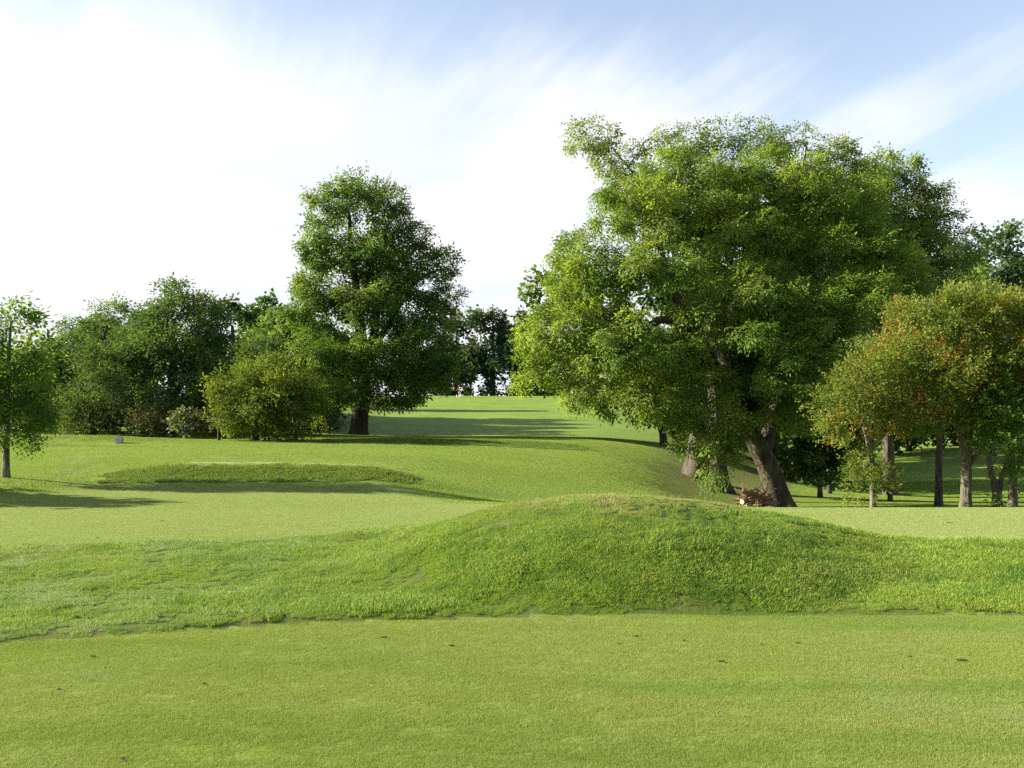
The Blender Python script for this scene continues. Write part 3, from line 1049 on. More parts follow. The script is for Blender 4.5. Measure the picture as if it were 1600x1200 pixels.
# ---- the great leaning ash and the trees massed round it
make_tree('ash_tree', 'huge spreading ash with a thick leaning trunk beside the root heap, bright yellow-green crown', 'tree', bxy(1219, 42),
          [ST((1219, 795, 42, .56), (1207, 745, 42, .48), (1184, 695, 41.8, .42), (1152, 640, 41.6, .35), (1120, 580, 41.4, .29), (1090, 520, 41.2, .23), (1050, 450, 41, .20), (1030, 380, 41.5, .12)),
           ST((1190, 712, 42, .36), (1206, 660, 42.6, .29), (1218, 600, 42.8, .24), (1215, 520, 43, .25), (1200, 430, 43.2, .18), (1190, 350, 43.5, .10)),
           ST((1150, 630, 41.6, .28), (1130, 540, 42.4, .24), (1150, 460, 43, .19), (1130, 370, 43.4, .12), (1110, 300, 43.6, .07)),
           ST((1090, 520, 41.2, .20), (1030, 500, 40.6, .17), (960, 560, 40.2, .12), (900, 560, 40, .07)),
           ST((1225, 610, 42.8, .20), (1290, 540, 41.5, .15), (1340, 500, 40.5, .08))],
          [lob(890, 520, 41, 85, 60, 2.6), lob(845, 575, 40.6, 52, 42, 1.7), lob(935, 430, 41.5, 85, 68, 2.8), lob(985, 545, 40, 90, 60, 2.8),
           lob(1010, 340, 42.5, 85, 70, 2.8), lob(1110, 320, 43.3, 75, 60, 2.6), lob(1060, 430, 40.8, 90, 70, 2.6, .5), lob(1170, 400, 42, 85, 80, 2.8, .55),
           lob(925, 610, 40.4, 55, 32, 1.7), lob(1010, 635, 40, 62, 35, 1.8), lob(1100, 610, 39.8, 60, 52, 1.8), lob(1110, 690, 39.8, 52, 32, 1.5),
           lob(1190, 530, 39.6, 75, 58, 2.0), lob(1225, 595, 39.8, 62, 45, 1.8), lob(1265, 500, 40.2, 80, 62, 2.4), lob(1345, 470, 40.5, 75, 52, 2.4),
           lob(1320, 570, 39.8, 62, 42, 1.8), lob(1265, 320, 43.2, 82, 70, 2.8), lob(1295, 410, 42.3, 80, 60, 2.6), lob(1190, 270, 43.8, 60, 36, 2.0, .9),
           lob(1000, 600, 44.5, 90, 50, 2.0), lob(880, 400, 43, 30, 30, 1.2, .6), lob(1250, 650, 39.6, 26, 28, 1.0), lob(1105, 735, 40.3, 26, 26, .9), lob(1212, 645, 40.6, 34, 34, 1.2), lob(1100, 480, 39.8, 44, 36, 1.6), lob(1000, 420, 41, 60, 46, 2.2), lob(1160, 460, 40, 50, 40, 1.8), lob(1130, 668, 39.6, 44, 34, 1.3), lob(1130, 702, 40, 32, 26, 1.0), lob(1240, 625, 40.4, 44, 34, 1.4), lob(1085, 650, 40, 44, 34, 1.3), lob(1240, 560, 39.2, 50, 40, 1.6), lob(1120, 530, 39.6, 46, 30, 1.5), lob(1060, 560, 39.4, 46, 36, 1.6), lob(1350, 400, 43, 66, 60, 2.6), lob(1405, 440, 42, 50, 46, 2.2), lob(1330, 330, 44, 50, 46, 2.2), lob(1050, 270, 43.5, 50, 34, 2)],
          leaf='ash', lmat=M_ASH, spacing=.95, per=12.5, lscale=.84, csize=.50, seed=1, flare=(.45, .42), droop=.25, sides=28, kmin=4.0, twig=.011)

make_tree('ash_tree', 'tall ash behind the leaning one, thin feathery top twigs against the sky', 'tree', bxy(1126, 47),
          [ST((1126, 772, 47, .47), (1122, 730, 47, .40), (1118, 640, 48, .36), (1110, 520, 50, .28), (1095, 400, 51.5, .20), (1060, 320, 52.5, .12)),
           ST((1112, 540, 50, .22), (1180, 430, 52, .18), (1230, 330, 53, .11), (1260, 270, 53.5, .06)),
           ST((1060, 320, 52.5, .10), (1000, 280, 53, .07), (960, 235, 53, .04))],
          [lob(922, 215, 53, 44, 30, 1.6, .7), lob(972, 258, 53, 45, 38, 1.7, .8), lob(1015, 220, 53.5, 34, 28, 1.3, .8), lob(950, 300, 53, 36, 30, 1.5, .8), lob(1075, 225, 54, 40, 30, 1.6, .8),
           lob(1128, 214, 54, 38, 26, 1.5, .8), lob(1185, 222, 54, 40, 28, 1.5, .8), lob(1235, 228, 54.5, 40, 28, 1.6, .8), lob(1300, 232, 54.5, 36, 26, 1.5, .8),
           lob(1325, 265, 55, 34, 30, 1.6, .8), lob(1260, 285, 55, 60, 40, 2.2, .9), lob(1120, 290, 54, 90, 45, 2.4), lob(1040, 300, 53.5, 50, 40, 2, .8)],
          leaf='ash', lmat=M_ASH2, bark=M_BARK_D, spacing=.9, per=5.5, lscale=1.0, csize=.55, seed=2, flare=(.35, .55), droop=.1, kmin=7, sides=24)

make_tree('ash_tree', 'ash on the right of the mass, dark limbs showing through its upper crown', 'tree', bxy(1392, 60),
          [ST((1392, 775, 60, .36), (1388, 700, 60, .33), (1380, 600, 60, .31), (1385, 500, 60, .28), (1400, 420, 60, .2), (1405, 340, 60, .1)),
           ST((1385, 500, 60, .2), (1350, 400, 60.5, .14), (1335, 330, 61, .07)),
           ST((1390, 480, 60, .2), (1450, 420, 60, .15), (1480, 370, 60, .08))],
          [lob(1382, 276, 60, 58, 36, 2.2, .8), lob(1350, 300, 60.5, 42, 36, 2.0, .8), lob(1432, 315, 60, 44, 34, 2.2, .85), lob(1462, 355, 60, 36, 36, 2.2, .9),
           lob(1392, 360, 60, 66, 50, 2.8, .9), lob(1300, 340, 59, 60, 60, 2.6), lob(1440, 400, 58.5, 60, 56, 2.8), lob(1375, 335, 59, 52, 46, 2.6), lob(1490, 470, 58, 46, 50, 2.6), lob(1440, 520, 57.5, 60, 46, 2.8), lob(1500, 400, 60, 30, 40, 2), lob(1330, 460, 58, 60, 60, 2.6), lob(1340, 390, 60.5, 55, 50, 2.6, .75), lob(1452, 430, 60, 45, 50, 2.8), lob(1382, 450, 59, 70, 50, 3.0),
           lob(1452, 510, 59, 60, 45, 2.8), lob(1385, 540, 59, 60, 50, 2.8)],
          leaf='ash', lmat=M_ASH2, bark=M_BARK_D, spacing=1.0, per=9, lscale=1.1, csize=.6, seed=3, kmin=7)

make_tree('ivy_clad_tree', 'stout dark-trunked tree wrapped in ivy, second trunk left of the leaning ash', 'tree', bxy(1086, 52.5),
          [ST((1086, 758, 52.5, .62), (1090, 710, 52.5, .56), (1100, 640, 52.5, .48), (1110, 520, 52.5, .38), (1120, 400, 52.5, .25), (1115, 310, 52.5, .12)),
           ST((1104, 757, 52.7, .4), (1108, 700, 52.9, .4), (1140, 560, 53.5, .3), (1190, 430, 54, .18))],
          [lob(1115, 290, 52.8, 26, 26, 1.2), lob(1120, 360, 53, 60, 60, 2.4), lob(1090, 460, 53, 90, 70, 3.0), lob(1150, 560, 53, 80, 70, 3.0),
           lob(1060, 570, 52, 80, 60, 2.6), lob(1220, 400, 54, 60, 90, 2.6), lob(1225, 520, 54, 70, 80, 3), lob(1070, 650, 51.5, 55, 38, 2.0), lob(1180, 650, 53, 60, 40, 2.2)],
          leaf='broad', lmat=M_DARK, bark=M_BARK_D, spacing=1.15, per=11, lscale=1.35, csize=.8, seed=4, kmin=4, flare=(.35, .5), maxb=4)

make_tree('sycamore_tree', 'dark broad-leaved tree peeping out behind the left edge of the leaning ash', 'tree', bxy(1037, 69),
          [ST((1037, 698, 69, .26), (1035, 672, 69, .22), (1020, 600, 68.5, .22), (980, 520, 68, .16), (930, 470, 67.5, .1)),
           ST((1034, 690, 69.1, .12), (1030, 668, 69, .11), (1010, 640, 68, .08))],
          [lob(848, 452, 67, 32, 28, 1.4), lob(900, 475, 67.5, 50, 45, 2.4), lob(960, 520, 68, 60, 60, 3.0), lob(1020, 560, 69, 60, 60, 3),
           lob(975, 610, 66, 52, 38, 2.2), lob(1015, 645, 66, 42, 26, 1.6), lob(905, 560, 68, 60, 50, 2.4), lob(835, 545, 67, 30, 42, 1.6), lob(890, 605, 68, 45, 32, 2), lob(835, 600, 67, 22, 22, 1.2)],
          leaf='broad', lmat=M_SYC, bark=M_BARK_D, spacing=1.3, per=9, lscale=1.25, csize=.75, seed=5, kmin=2.0, maxb=4)

for i, (u, D, vt, w, lb) in enumerate([(1120, 80, 470, 70, 'added shade tree far behind the ivy-clad trunk'), (1185, 92, 480, 70, 'added shade tree far behind the leaning ash'), (1240, 78, 440, 62, 'added shade tree behind the dark bush'),
                                       (1300, 88, 455, 66, 'added shade tree behind the slim shaded trees'), (1265, 67, 560, 50, 'low dark tree added for shade in the gap right of the thick ash trunk'), (1350, 104, 470, 70, 'added shade tree at the back between ash mass and rowans'), (1420, 110, 500, 60, 'added shade tree far back above the big rowan'), (1490, 118, 540, 56, 'dark tree far back between the trunks of the big rowan'), (1575, 112, 540, 62, 'dark tree far back behind the tree at the right edge')]):
    SHADE.append((u, D, vt, w, lb))  # mostly hidden trees, added to shade the slope and close gaps

# dark shrub under the ash, and slim shaded trees behind
make_tree('holly_bush', 'dark dense bush in the shade right of the thick ash trunk', 'bush', bxy(1282, 52),
          [ST((1282, 775, 52, .12), (1280, 730, 52, .10), (1278, 690, 52, .07), (1276, 640, 52, .04))],
          [lob(1280, 700, 52, 42, 58, 1.8), lob(1258, 640, 52, 46, 45, 1.8), lob(1310, 650, 52, 42, 45, 1.8), lob(1272, 742, 52, 28, 22, 1.2)],
          leaf='broad', lmat=M_DARK, bark=M_BARK_D, spacing=.8, per=8, lscale=1.0, csize=.45, seed=6, kmin=.3, maxb=3)
slim = [(1296, 57, 757, 620, 'slim bare-stemmed tree standing nearest the dark bush, crown lost in shade', .12),
        (1335, 66, 752, 610, 'slender dark tree behind the left rowan, in the shade', .11),
        (1391, 50, 772, 640, 'slim straight tree just right of the left rowan, trunk in shadow', .11)]
for i, (u, D, vb, vt, lb, rr_) in enumerate(slim):
    make_tree('slim_tree', lb, 'tree', bxy(u, D),
              [ST((u, vb, D, rr_), (u - 1, (vb + vt) / 2, D, rr_ * .85), (u + 2, vt, D, rr_ * .6))],
              [lob(u, vt - 10, D, 34, 42, 1.5), lob(u + 8, vt - 45, D, 40, 35, 1.6), lob(u - 12, vt + 28, D, 22, 20, 1)],
              leaf='broad', lmat=M_SYC, bark=M_BARK_D, spacing=.95, per=6, lscale=1.0, csize=.5, seed=20 + i, group='slim trees in the shade behind the rowans', kmin=1.5, maxb=3)

# ---- rowans and young trees on the right
make_tree('rowan_tree', 'smaller rowan with leafy suckers hiding its foot, red leaves low in the crown', 'tree', bxy(1364, 31),
          [ST((1364, 800, 31, .11), (1364, 740, 31, .10), (1360, 705, 31, .09), (1352, 670, 31, .09), (1335, 630, 31, .05)),
           ST((1360, 705, 31, .09), (1385, 670, 31, .07), (1410, 630, 31, .04)), ST((1361, 710, 31, .07), (1362, 650, 31.3, .05), (1365, 600, 31.3, .03))],
          [lob(1316, 632, 31, 42, 36, 1.1), lob(1345, 605, 31, 55, 42, 1.2), lob(1400, 640, 31, 50, 38, 1.1), lob(1345, 670, 30.8, 50, 26, .9), lob(1302, 652, 31, 24, 20, .8),
           lob(1390, 590, 31.4, 52, 42, 1.2), lob(1360, 755, 31, 32, 34, .6, 1.3), lob(1345, 730, 30.9, 22, 26, .5, 1.2), lob(1410, 660, 31, 30, 18, .7)],
          leaf='small', lmat=M_ROW, bark=M_BARK_P, spacing=.44, per=8.5, lscale=.64, csize=.27, seed=7, flare=(.15, .3), kmin=.2, twig=.006, maxb=5,
          accent=[.04, .10, .40, .35, .05, .25, .04, .08, .25])
make_tree('rowan_tree', 'large spreading rowan turning orange, forked pale trunk at the edge of the green', 'tree', bxy(1508, 31.5),
          [ST((1508, 800, 31.5, .175), (1510, 750, 31.5, .16), (1508, 705, 31.5, .15), (1498, 670, 31.5, .11), (1480, 620, 31.5, .09), (1450, 560, 31.5, .05)),
           ST((1509, 715, 31.5, .13), (1515, 670, 31.5, .11), (1530, 610, 31.5, .08), (1550, 550, 31.5, .05)),
           ST((1512, 725, 31.6, .12), (1532, 700, 31.8, .10), (1550, 660, 32, .07), (1580, 600, 32, .04))],
          [lob(1440, 560, 31.5, 58, 45, 1.4), lob(1500, 500, 31.8, 68, 46, 1.5), lob(1560, 500, 32, 62, 44, 1.5), lob(1500, 590, 31, 60, 52, 1.4), lob(1570, 570, 31.5, 55, 50, 1.4),
           lob(1460, 610, 31, 48, 40, 1.2), lob(1530, 650, 31, 44, 32, 1.1), lob(1430, 510, 32.2, 46, 36, 1.2), lob(1620, 520, 32, 50, 50, 1.4), lob(1400, 560, 32, 36, 30, 1), lob(1430, 650, 31.4, 48, 26, 1.0)],
          leaf='small', lmat=M_ROW, bark=M_BARK_P, spacing=.45, per=8.5, lscale=.66, csize=.30, seed=8, flare=(.2, .25), kmin=1.6, twig=.006, maxb=5,
          accent=[.22, .06, .10, .50, .26, .42, .12, .08, .10, .28, .35])
make_tree('young_tree', 'thin straight-stemmed tree between the two rowans, set a little further back', 'tree', bxy(1467, 41),
          [ST((1467, 785, 41, .14), (1467, 730, 41, .13), (1468, 680, 41, .11), (1466, 610, 41, .06))],
          [lob(1466, 600, 41.5, 55, 50, 1.8), lob(1420, 640, 41.5, 40, 32, 1.4), lob(1500, 560, 42, 50, 50, 1.8)],
          leaf='small', lmat=M_OLIVE, bark=M_BARK_D, spacing=.8, per=8, lscale=1.2, csize=.45, seed=9, kmin=2.2, maxb=3)
make_tree('young_tree', 'young tree branching in a V from the ground, right of the big rowan', 'tree', bxy(1559, 38),
          [ST((1559, 790, 38, .17), (1557, 770, 38, .14), (1548, 735, 38, .11), (1544, 700, 38, .08)),
           ST((1560, 780, 38, .11), (1565, 745, 38, .08), (1574, 715, 38, .06), (1566, 690, 38, .05)), ST((1559, 760, 38, .06), (1568, 735, 38, .05), (1578, 728, 38, .03))],
          [lob(1555, 640, 38.5, 48, 36, 1.3), lob(1590, 600, 38.5, 46, 42, 1.4)],
          leaf='small', lmat=M_OLIVE, bark=M_BARK_D, spacing=.7, per=8, lscale=1.1, csize=.4, seed=10, kmin=1.7, maxb=4)
make_tree('young_tree', 'green-leaved young tree at the right edge with shoots round its foot', 'tree', bxy(1582, 31),
          [ST((1582, 800, 31, .12), (1582, 750, 31, .11), (1580, 700, 31, .10), (1585, 640, 31, .06))],
          [lob(1572, 620, 30.8, 46, 42, 1.0), lob(1610, 590, 31, 50, 48, 1.2), lob(1565, 675, 30.6, 38, 34, .9), lob(1610, 670, 30.8, 45, 40, 1.0), lob(1585, 720, 30.8, 30, 18, .6),
           lob(1607, 760, 31, 18, 16, .35), lob(1576, 780, 30.9, 10, 12, .3, .8), lob(1640, 630, 31, 40, 50, 1)],
          leaf='small', lmat=M_YGREEN, bark=M_BARK_P, spacing=.42, per=9, lscale=.75, csize=.26, seed=11, kmin=1.6, twig=.006, maxb=4)

# trees off to the right and beyond, closing the view
bgR = [(1548, 95, 345, 'broad', M_HAZE_TINT, 'tall haze-tinted tree beyond the rowans, highest at the right edge', 74),
       (1600, 100, 380, 'broad', M_HAZE_TINT, 'haze-tinted blue-green tree cut by the right edge of the view', 60),
       (1512, 88, 405, 'broad', M_SYC, 'mid-height tree between the ash mass and the haze-tinted trees', 42),
       (1700, 90, 400, 'broad', M_HAZE_TINT, 'distant tree out past the right edge', 70)]
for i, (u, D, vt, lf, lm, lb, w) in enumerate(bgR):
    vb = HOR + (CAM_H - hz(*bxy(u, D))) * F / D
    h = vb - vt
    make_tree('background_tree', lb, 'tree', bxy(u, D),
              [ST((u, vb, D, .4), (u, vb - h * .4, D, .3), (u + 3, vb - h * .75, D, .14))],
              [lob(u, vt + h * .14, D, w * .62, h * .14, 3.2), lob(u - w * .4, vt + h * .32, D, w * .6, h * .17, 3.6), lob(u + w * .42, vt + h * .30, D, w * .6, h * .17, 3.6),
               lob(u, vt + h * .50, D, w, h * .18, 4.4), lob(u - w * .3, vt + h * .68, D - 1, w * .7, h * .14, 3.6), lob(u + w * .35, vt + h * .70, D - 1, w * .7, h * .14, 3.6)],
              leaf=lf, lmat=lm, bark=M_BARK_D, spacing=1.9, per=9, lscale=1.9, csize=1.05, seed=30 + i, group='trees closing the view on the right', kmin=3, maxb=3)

# ---- the single tall tree left of centre
make_tree('tall_tree', 'lone tall tree with a short dark leaning trunk, standing clear left of the fairway', 'tree', bxy(560, 72),
          [ST((559, 672, 72, .68), (563, 645, 72, .58), (569, 615, 72, .50), (566, 560, 72, .46), (560, 480, 72, .34), (550, 400, 72, .22), (545, 330, 72, .1)),
           ST((566, 600, 72, .4), (585, 520, 72, .3), (592, 430, 72, .2), (605, 350, 72, .1)),
           ST((575, 560, 72, .3), (610, 500, 72.5, .2), (650, 440, 73, .12), (690, 420, 73, .06))],
          [lob(520, 325, 72, 44, 38, 2.4), lob(590, 318, 72, 48, 36, 2.4), lob(555, 302, 72.5, 36, 24, 2.0), lob(622, 372, 72, 44, 38, 2.4), lob(515, 395, 71.5, 46, 48, 2.6), lob(575, 400, 71, 52, 46, 2.8, .8),
           lob(500, 465, 71, 52, 46, 2.8), lob(570, 485, 70, 52, 50, 3, .8), lob(640, 450, 72, 50, 46, 3), lob(688, 415, 73, 36, 22, 1.8), lob(690, 470, 72.5, 30, 34, 2.0), lob(655, 520, 71, 52, 46, 3),
           lob(488, 530, 71, 38, 42, 2.6), lob(690, 560, 71.5, 30, 34, 2.0), lob(530, 560, 69.5, 50, 42, 2.8), lob(600, 580, 69.5, 50, 38, 2.8), lob(660, 585, 71, 44, 36, 2.6), lob(505, 595, 70, 36, 24, 2.0), lob(640, 618, 70.5, 34, 22, 1.6), lob(590, 622, 69, 40, 20, 1.6), lob(535, 618, 69, 40, 26, 1.8), lob(480, 620, 70, 30, 30, 1.6), lob(572, 560, 68.3, 46, 34, 1.8), lob(620, 545, 68.6, 42, 34, 1.8), lob(560, 605, 68.2, 44, 24, 1.5), lob(585, 440, 74, 60, 90, 2.4, .5)],
          leaf='ash', lmat=M_SYC, bark=M_BARK_D, spacing=1.12, per=8, lscale=1.35, csize=.62, seed=12, flare=(.4, .2), kmin=3.0, droop=.2, sides=20, maxb=5)

# ---- wood on the left, one tree at a time
def simple_tree(name, label, u, D, vt, ru, leaf, lm, seed, vb=None, group='trees of the wood on the left', n=6, sp=1.3, ls=1.35, per=9, cs=.75, rd=None, low=.9, bark=None, wf=1.0, kmin=1.5, tr=.3, cat='tree', squash=1.0):
    r = np.random.default_rng(seed + 500)
    if vb is None: vb = HOR + (CAM_H - hz(*bxy(u, D))) * F / D
    h = vb - vt
    rdm = ru / F * D if rd is None else rd
    lobs = [lob(u + r.uniform(-.15, .15) * ru, vt + h * .17, D, ru * .58, h * .17, rdm * .6)]
    for k_ in range(n):
        a = k_ / n * 2 * math.pi + r.uniform(-.4, .4)
        t = r.uniform(.32, low - .12)
        lobs.append(lob(u + math.cos(a) * ru * .5, vt + h * t, D + math.sin(a) * rdm * .5, ru * r.uniform(.45, .6), h * r.uniform(.14, .19), rdm * .55))
    lobs.append(lob(u, vt + h * low - h * .14, D - rdm * .2, ru * .85, h * .15, rdm * .8))
    return make_tree(name, label, cat, bxy(u, D), [ST((u, vb, D, tr), (u + r.uniform(-4, 4), vb - h * .35, D, tr * .8), (u + r.uniform(-6, 6), vb - h * .75, D, tr * .35))],
                     lobs, leaf=leaf, lmat=lm, bark=bark or M_BARK_D, spacing=sp, per=per, lscale=ls, csize=cs, seed=seed, group=group, kmin=kmin, maxb=3)


simple_tree('wood_tree', 'dark tree low behind the little tree at the left edge', 62, 68, 522, 46, 'broad', M_SYC, 40, low=1.0, kmin=1)
simple_tree('wood_tree', 'ash with a rounded top standing second highest in the left wood', 165, 74, 470, 68, 'ash', M_BLUE, 41, low=.8)
simple_tree('wood_tree', 'small pale-topped tree rising left of the rounded ash', 112, 80, 492, 34, 'ash', M_BLUE, 42, low=.9)
simple_tree('hawthorn_tree', 'brownish olive hawthorn in front of the left wood, foliage to the ground', 146, 62, 540, 52, 'small', M_OLIVE, 43, low=1.0, sp=.9, ls=1.15, per=15, cs=.5, kmin=.4, tr=.14)
make_tree('wood_tree', 'big dense grey-green ash, broadest and highest of the left wood', 'tree', bxy(270, 66),
          [ST((272, 680, 66, .42), (270, 600, 66, .35), (268, 520, 66, .22)), ST((270, 620, 66, .2), (310, 560, 66, .15), (330, 520, 66, .08))],
          [lob(285, 478, 66, 46, 30, 2.4), lob(240, 502, 66, 40, 34, 2.3), lob(330, 520, 66, 38, 40, 2.4), lob(215, 555, 65.5, 40, 40, 2.3), lob(270, 550, 64.5, 52, 46, 2.6), lob(320, 580, 65, 44, 44, 2.4),
           lob(205, 620, 65, 32, 38, 2.0), lob(255, 625, 64.5, 44, 36, 2.3), lob(310, 635, 65, 44, 34, 2.3), lob(225, 655, 64.8, 30, 18, 1.4)],
          leaf='ash', lmat=M_BLUE, bark=M_BARK_D, spacing=1.15, per=9, lscale=1.4, csize=.65, seed=44, group='trees of the wood on the left', kmin=2, maxb=3)
simple_tree('wood_tree', 'very dark tree rising behind the right shoulder of the dense ash', 368, 78, 456, 50, 'broad', M_DARK, 45, low=.95)
simple_tree('wood_tree', 'dark tree with a flat top behind the bright hawthorn', 418, 92, 470, 48, 'broad', M_SYC, 46, low=.95, ls=1.6, sp=1.6)
simple_tree('wood_tree', 'dim tree filling the gap beside the tall lone tree', 470, 104, 488, 52, 'broad', M_DARK, 47, low=.97, ls=1.7, sp=1.7)
simple_tree('wood_tree', 'low brown-topped tree rising above the bright hawthorn', 408, 62, 532, 54, 'small', M_OLIVE, 48, low=.8, sp=1.0, ls=1.15, per=15, cs=.55)
make_tree('hawthorn_tree', 'bright yellow-green hawthorn with drooping boughs and thin stems at the wood edge', 'tree', bxy(398, 55),
          [ST((398, 690, 55, .16), (400, 650, 55, .13), (395, 600, 55, .08)), ST((342, 688, 54, .09), (345, 650, 54, .08), (360, 610, 54.5, .05)), ST((462, 690, 55.5, .12), (458, 650, 55.5, .1), (445, 600, 55, .06))],
          [lob(372, 598, 54, 34, 24, 1.5), lob(420, 590, 54.5, 42, 24, 1.7), lob(462, 600, 55, 30, 30, 1.6), lob(355, 625, 53.5, 30, 28, 1.2), lob(400, 635, 53, 46, 26, 1.4), lob(440, 620, 53.5, 44, 34, 1.5),
           lob(418, 655, 53, 18, 12, .8), lob(375, 655, 53.2, 16, 10, .7), lob(485, 640, 55, 26, 26, 1.2), lob(350, 655, 53.4, 22, 24, 1.0), lob(445, 662, 54, 34, 20, 1.2), lob(400, 662, 54.5, 40, 18, 1.2)],
          leaf='small', lmat=M_HAW, bark=M_BARK_D, spacing=.72, per=14, lscale=1.05, csize=.42, seed=49, kmin=.8, group='trees of the wood on the left', droop=.5, maxb=3)
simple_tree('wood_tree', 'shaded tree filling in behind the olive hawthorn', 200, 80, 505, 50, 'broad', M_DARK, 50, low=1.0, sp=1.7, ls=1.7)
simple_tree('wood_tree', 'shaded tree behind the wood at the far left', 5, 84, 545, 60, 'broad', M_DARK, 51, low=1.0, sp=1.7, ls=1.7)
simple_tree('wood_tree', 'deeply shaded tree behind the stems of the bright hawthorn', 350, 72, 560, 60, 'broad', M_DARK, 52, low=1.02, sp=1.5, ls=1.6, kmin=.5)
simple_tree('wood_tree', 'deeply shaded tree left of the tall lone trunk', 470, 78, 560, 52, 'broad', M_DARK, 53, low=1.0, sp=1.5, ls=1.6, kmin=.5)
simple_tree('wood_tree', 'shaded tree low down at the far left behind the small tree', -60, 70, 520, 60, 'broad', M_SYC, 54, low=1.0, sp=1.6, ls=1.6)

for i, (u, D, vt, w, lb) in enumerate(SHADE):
    simple_tree('wood_tree', lb, u, D, vt, w, 'broad', M_DARK, 130 + i, group='trees added behind the ash mass for shade and fill', low=1.0, rd=6.5, sp=1.7, ls=1.7, cs=.9, kmin=1.5)

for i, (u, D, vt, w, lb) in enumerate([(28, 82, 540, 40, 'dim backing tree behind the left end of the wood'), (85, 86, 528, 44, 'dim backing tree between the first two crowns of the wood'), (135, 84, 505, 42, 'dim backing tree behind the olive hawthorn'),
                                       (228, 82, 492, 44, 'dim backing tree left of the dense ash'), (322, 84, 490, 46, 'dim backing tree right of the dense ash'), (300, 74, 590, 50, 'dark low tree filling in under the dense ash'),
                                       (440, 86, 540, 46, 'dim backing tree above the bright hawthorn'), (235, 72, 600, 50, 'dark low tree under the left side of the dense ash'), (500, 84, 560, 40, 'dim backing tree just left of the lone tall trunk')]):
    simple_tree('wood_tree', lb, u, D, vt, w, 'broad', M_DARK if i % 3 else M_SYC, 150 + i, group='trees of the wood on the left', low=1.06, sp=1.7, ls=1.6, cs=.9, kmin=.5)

# pale leafy shrub and undergrowth along the wood's foot
simple_tree('ivy_shrub', 'pale grey-leaved shrub at the foot of the dense ash', 288, 58, 645, 20, 'broad', leaf_mat('pale_leaves', (.075, .10, .05), (.13, .16, .085)), 55, low=1.0, sp=.6, ls=.9, cs=.35, kmin=.1, tr=.05, cat='shrub', group=None, per=6)
under = [(85, 66, 634, 46), (130, 63, 648, 28), (178, 61.5, 652, 22), (235, 60, 652, 24), (262, 61, 655, 22), (318, 58.5, 668, 17), (350, 60, 655, 36), (440, 59.5, 662, 30), (500, 63, 655, 30)]
ul = ['dark low undergrowth behind the small left tree', 'brushy undergrowth under the olive hawthorn', 'low brambly growth right of the olive hawthorn', 'bramble clump under the left side of the dense ash',
      'bramble clump by the pale shrub', 'dry low brush right of the pale shrub', 'dark growth at the foot of the bright hawthorn', 'low growth under the hawthorn\'s right side', 'low growth between hawthorn and tall lone tree']
for i, ((u, D, vt, w), lb) in enumerate(zip(under, ul)):
    simple_tree('undergrowth_shrub', lb, u, D, vt - 12, w * 1.15, 'small', M_BRUSH, 60 + i, low=1.05, sp=.75, ls=1.1, cs=.4, kmin=.05, tr=.04, cat='shrub', group='undergrowth along the foot of the wood', per=9, n=5)

# small tree at the left edge
make_tree('small_ash', 'small young tree at the left edge with slim trunk and separate top tuft', 'tree', bxy(10, 26.3),
          [ST((10, 750, 26.3, .10), (10, 700, 26.3, .085), (12, 620, 26.3, .065), (15, 540, 26.3, .04), (18, 495, 26.3, .025))],
          [lob(20, 500, 26.3, 24, 22, .5), lob(-8, 520, 26.4, 20, 26, .5), lob(15, 565, 26.3, 40, 28, .8), lob(46, 592, 26.2, 27, 30, .7), lob(6, 625, 26.2, 42, 34, .9), lob(46, 642, 26.2, 28, 26, .7), lob(20, 675, 26.1, 36, 20, .7), lob(-30, 600, 26.3, 40, 60, .9)],
          leaf='ash', lmat=M_YGREEN, bark=M_BARK_P, spacing=.42, per=7, lscale=.68, csize=.27, seed=70, kmin=.9, flare=(.1, .3), twig=.006, maxb=4)

# ---- trees on the brow behind the far green
simple_tree('hilltop_tree', 'round-crowned tree on the brow right behind the red flag', 770, 212, 480, 60, 'broad', M_HAZE_TINT, 80, group='trees on the brow behind the far green', low=.80, sp=2.6, ls=3.0, cs=1.5, rd=6, tr=.55, kmin=6)
simple_tree('hilltop_tree', 'shorter tree on the brow left of the round-crowned one', 712, 214, 492, 46, 'broad', M_HAZE_TINT, 81, group='trees on the brow behind the far green', low=.84, sp=2.6, ls=3.0, cs=1.5, rd=5, tr=.45, kmin=6)
simple_tree('hilltop_tree', 'tree on the brow half hidden by the left edge of the leaning ash', 826, 216, 486, 40, 'broad', M_HAZE_TINT, 82, group='trees on the brow behind the far green', low=.84, sp=2.6, ls=3.0, cs=1.5, rd=6, tr=.5, kmin=6)
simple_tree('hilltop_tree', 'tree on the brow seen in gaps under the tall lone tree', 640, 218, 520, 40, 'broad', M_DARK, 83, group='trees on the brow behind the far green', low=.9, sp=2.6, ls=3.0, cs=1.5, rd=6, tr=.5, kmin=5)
for i, (u, vt, w, lb) in enumerate([(690, 582, 16, 'low bush on the brow left of the flag'), (728, 578, 16, 'low bush on the brow just right of the flag'), (770, 576, 18, 'low bush on the brow under the round-crowned tree'),
                                    (812, 574, 22, 'low bush on the brow beside the leaning ash'), (655, 576, 20, 'low bush on the brow under the tall lone tree'), (860, 580, 30, 'low bush on the brow hidden behind the ash')]):
    simple_tree('hilltop_bush', lb, u, 211, vt, w, 'broad', M_DARK, 90 + i, group='bushes on the brow behind the far green', low=1.05, sp=1.7, ls=2.4, cs=1.0, kmin=.2, tr=.12, cat='bush', n=4, per=7)

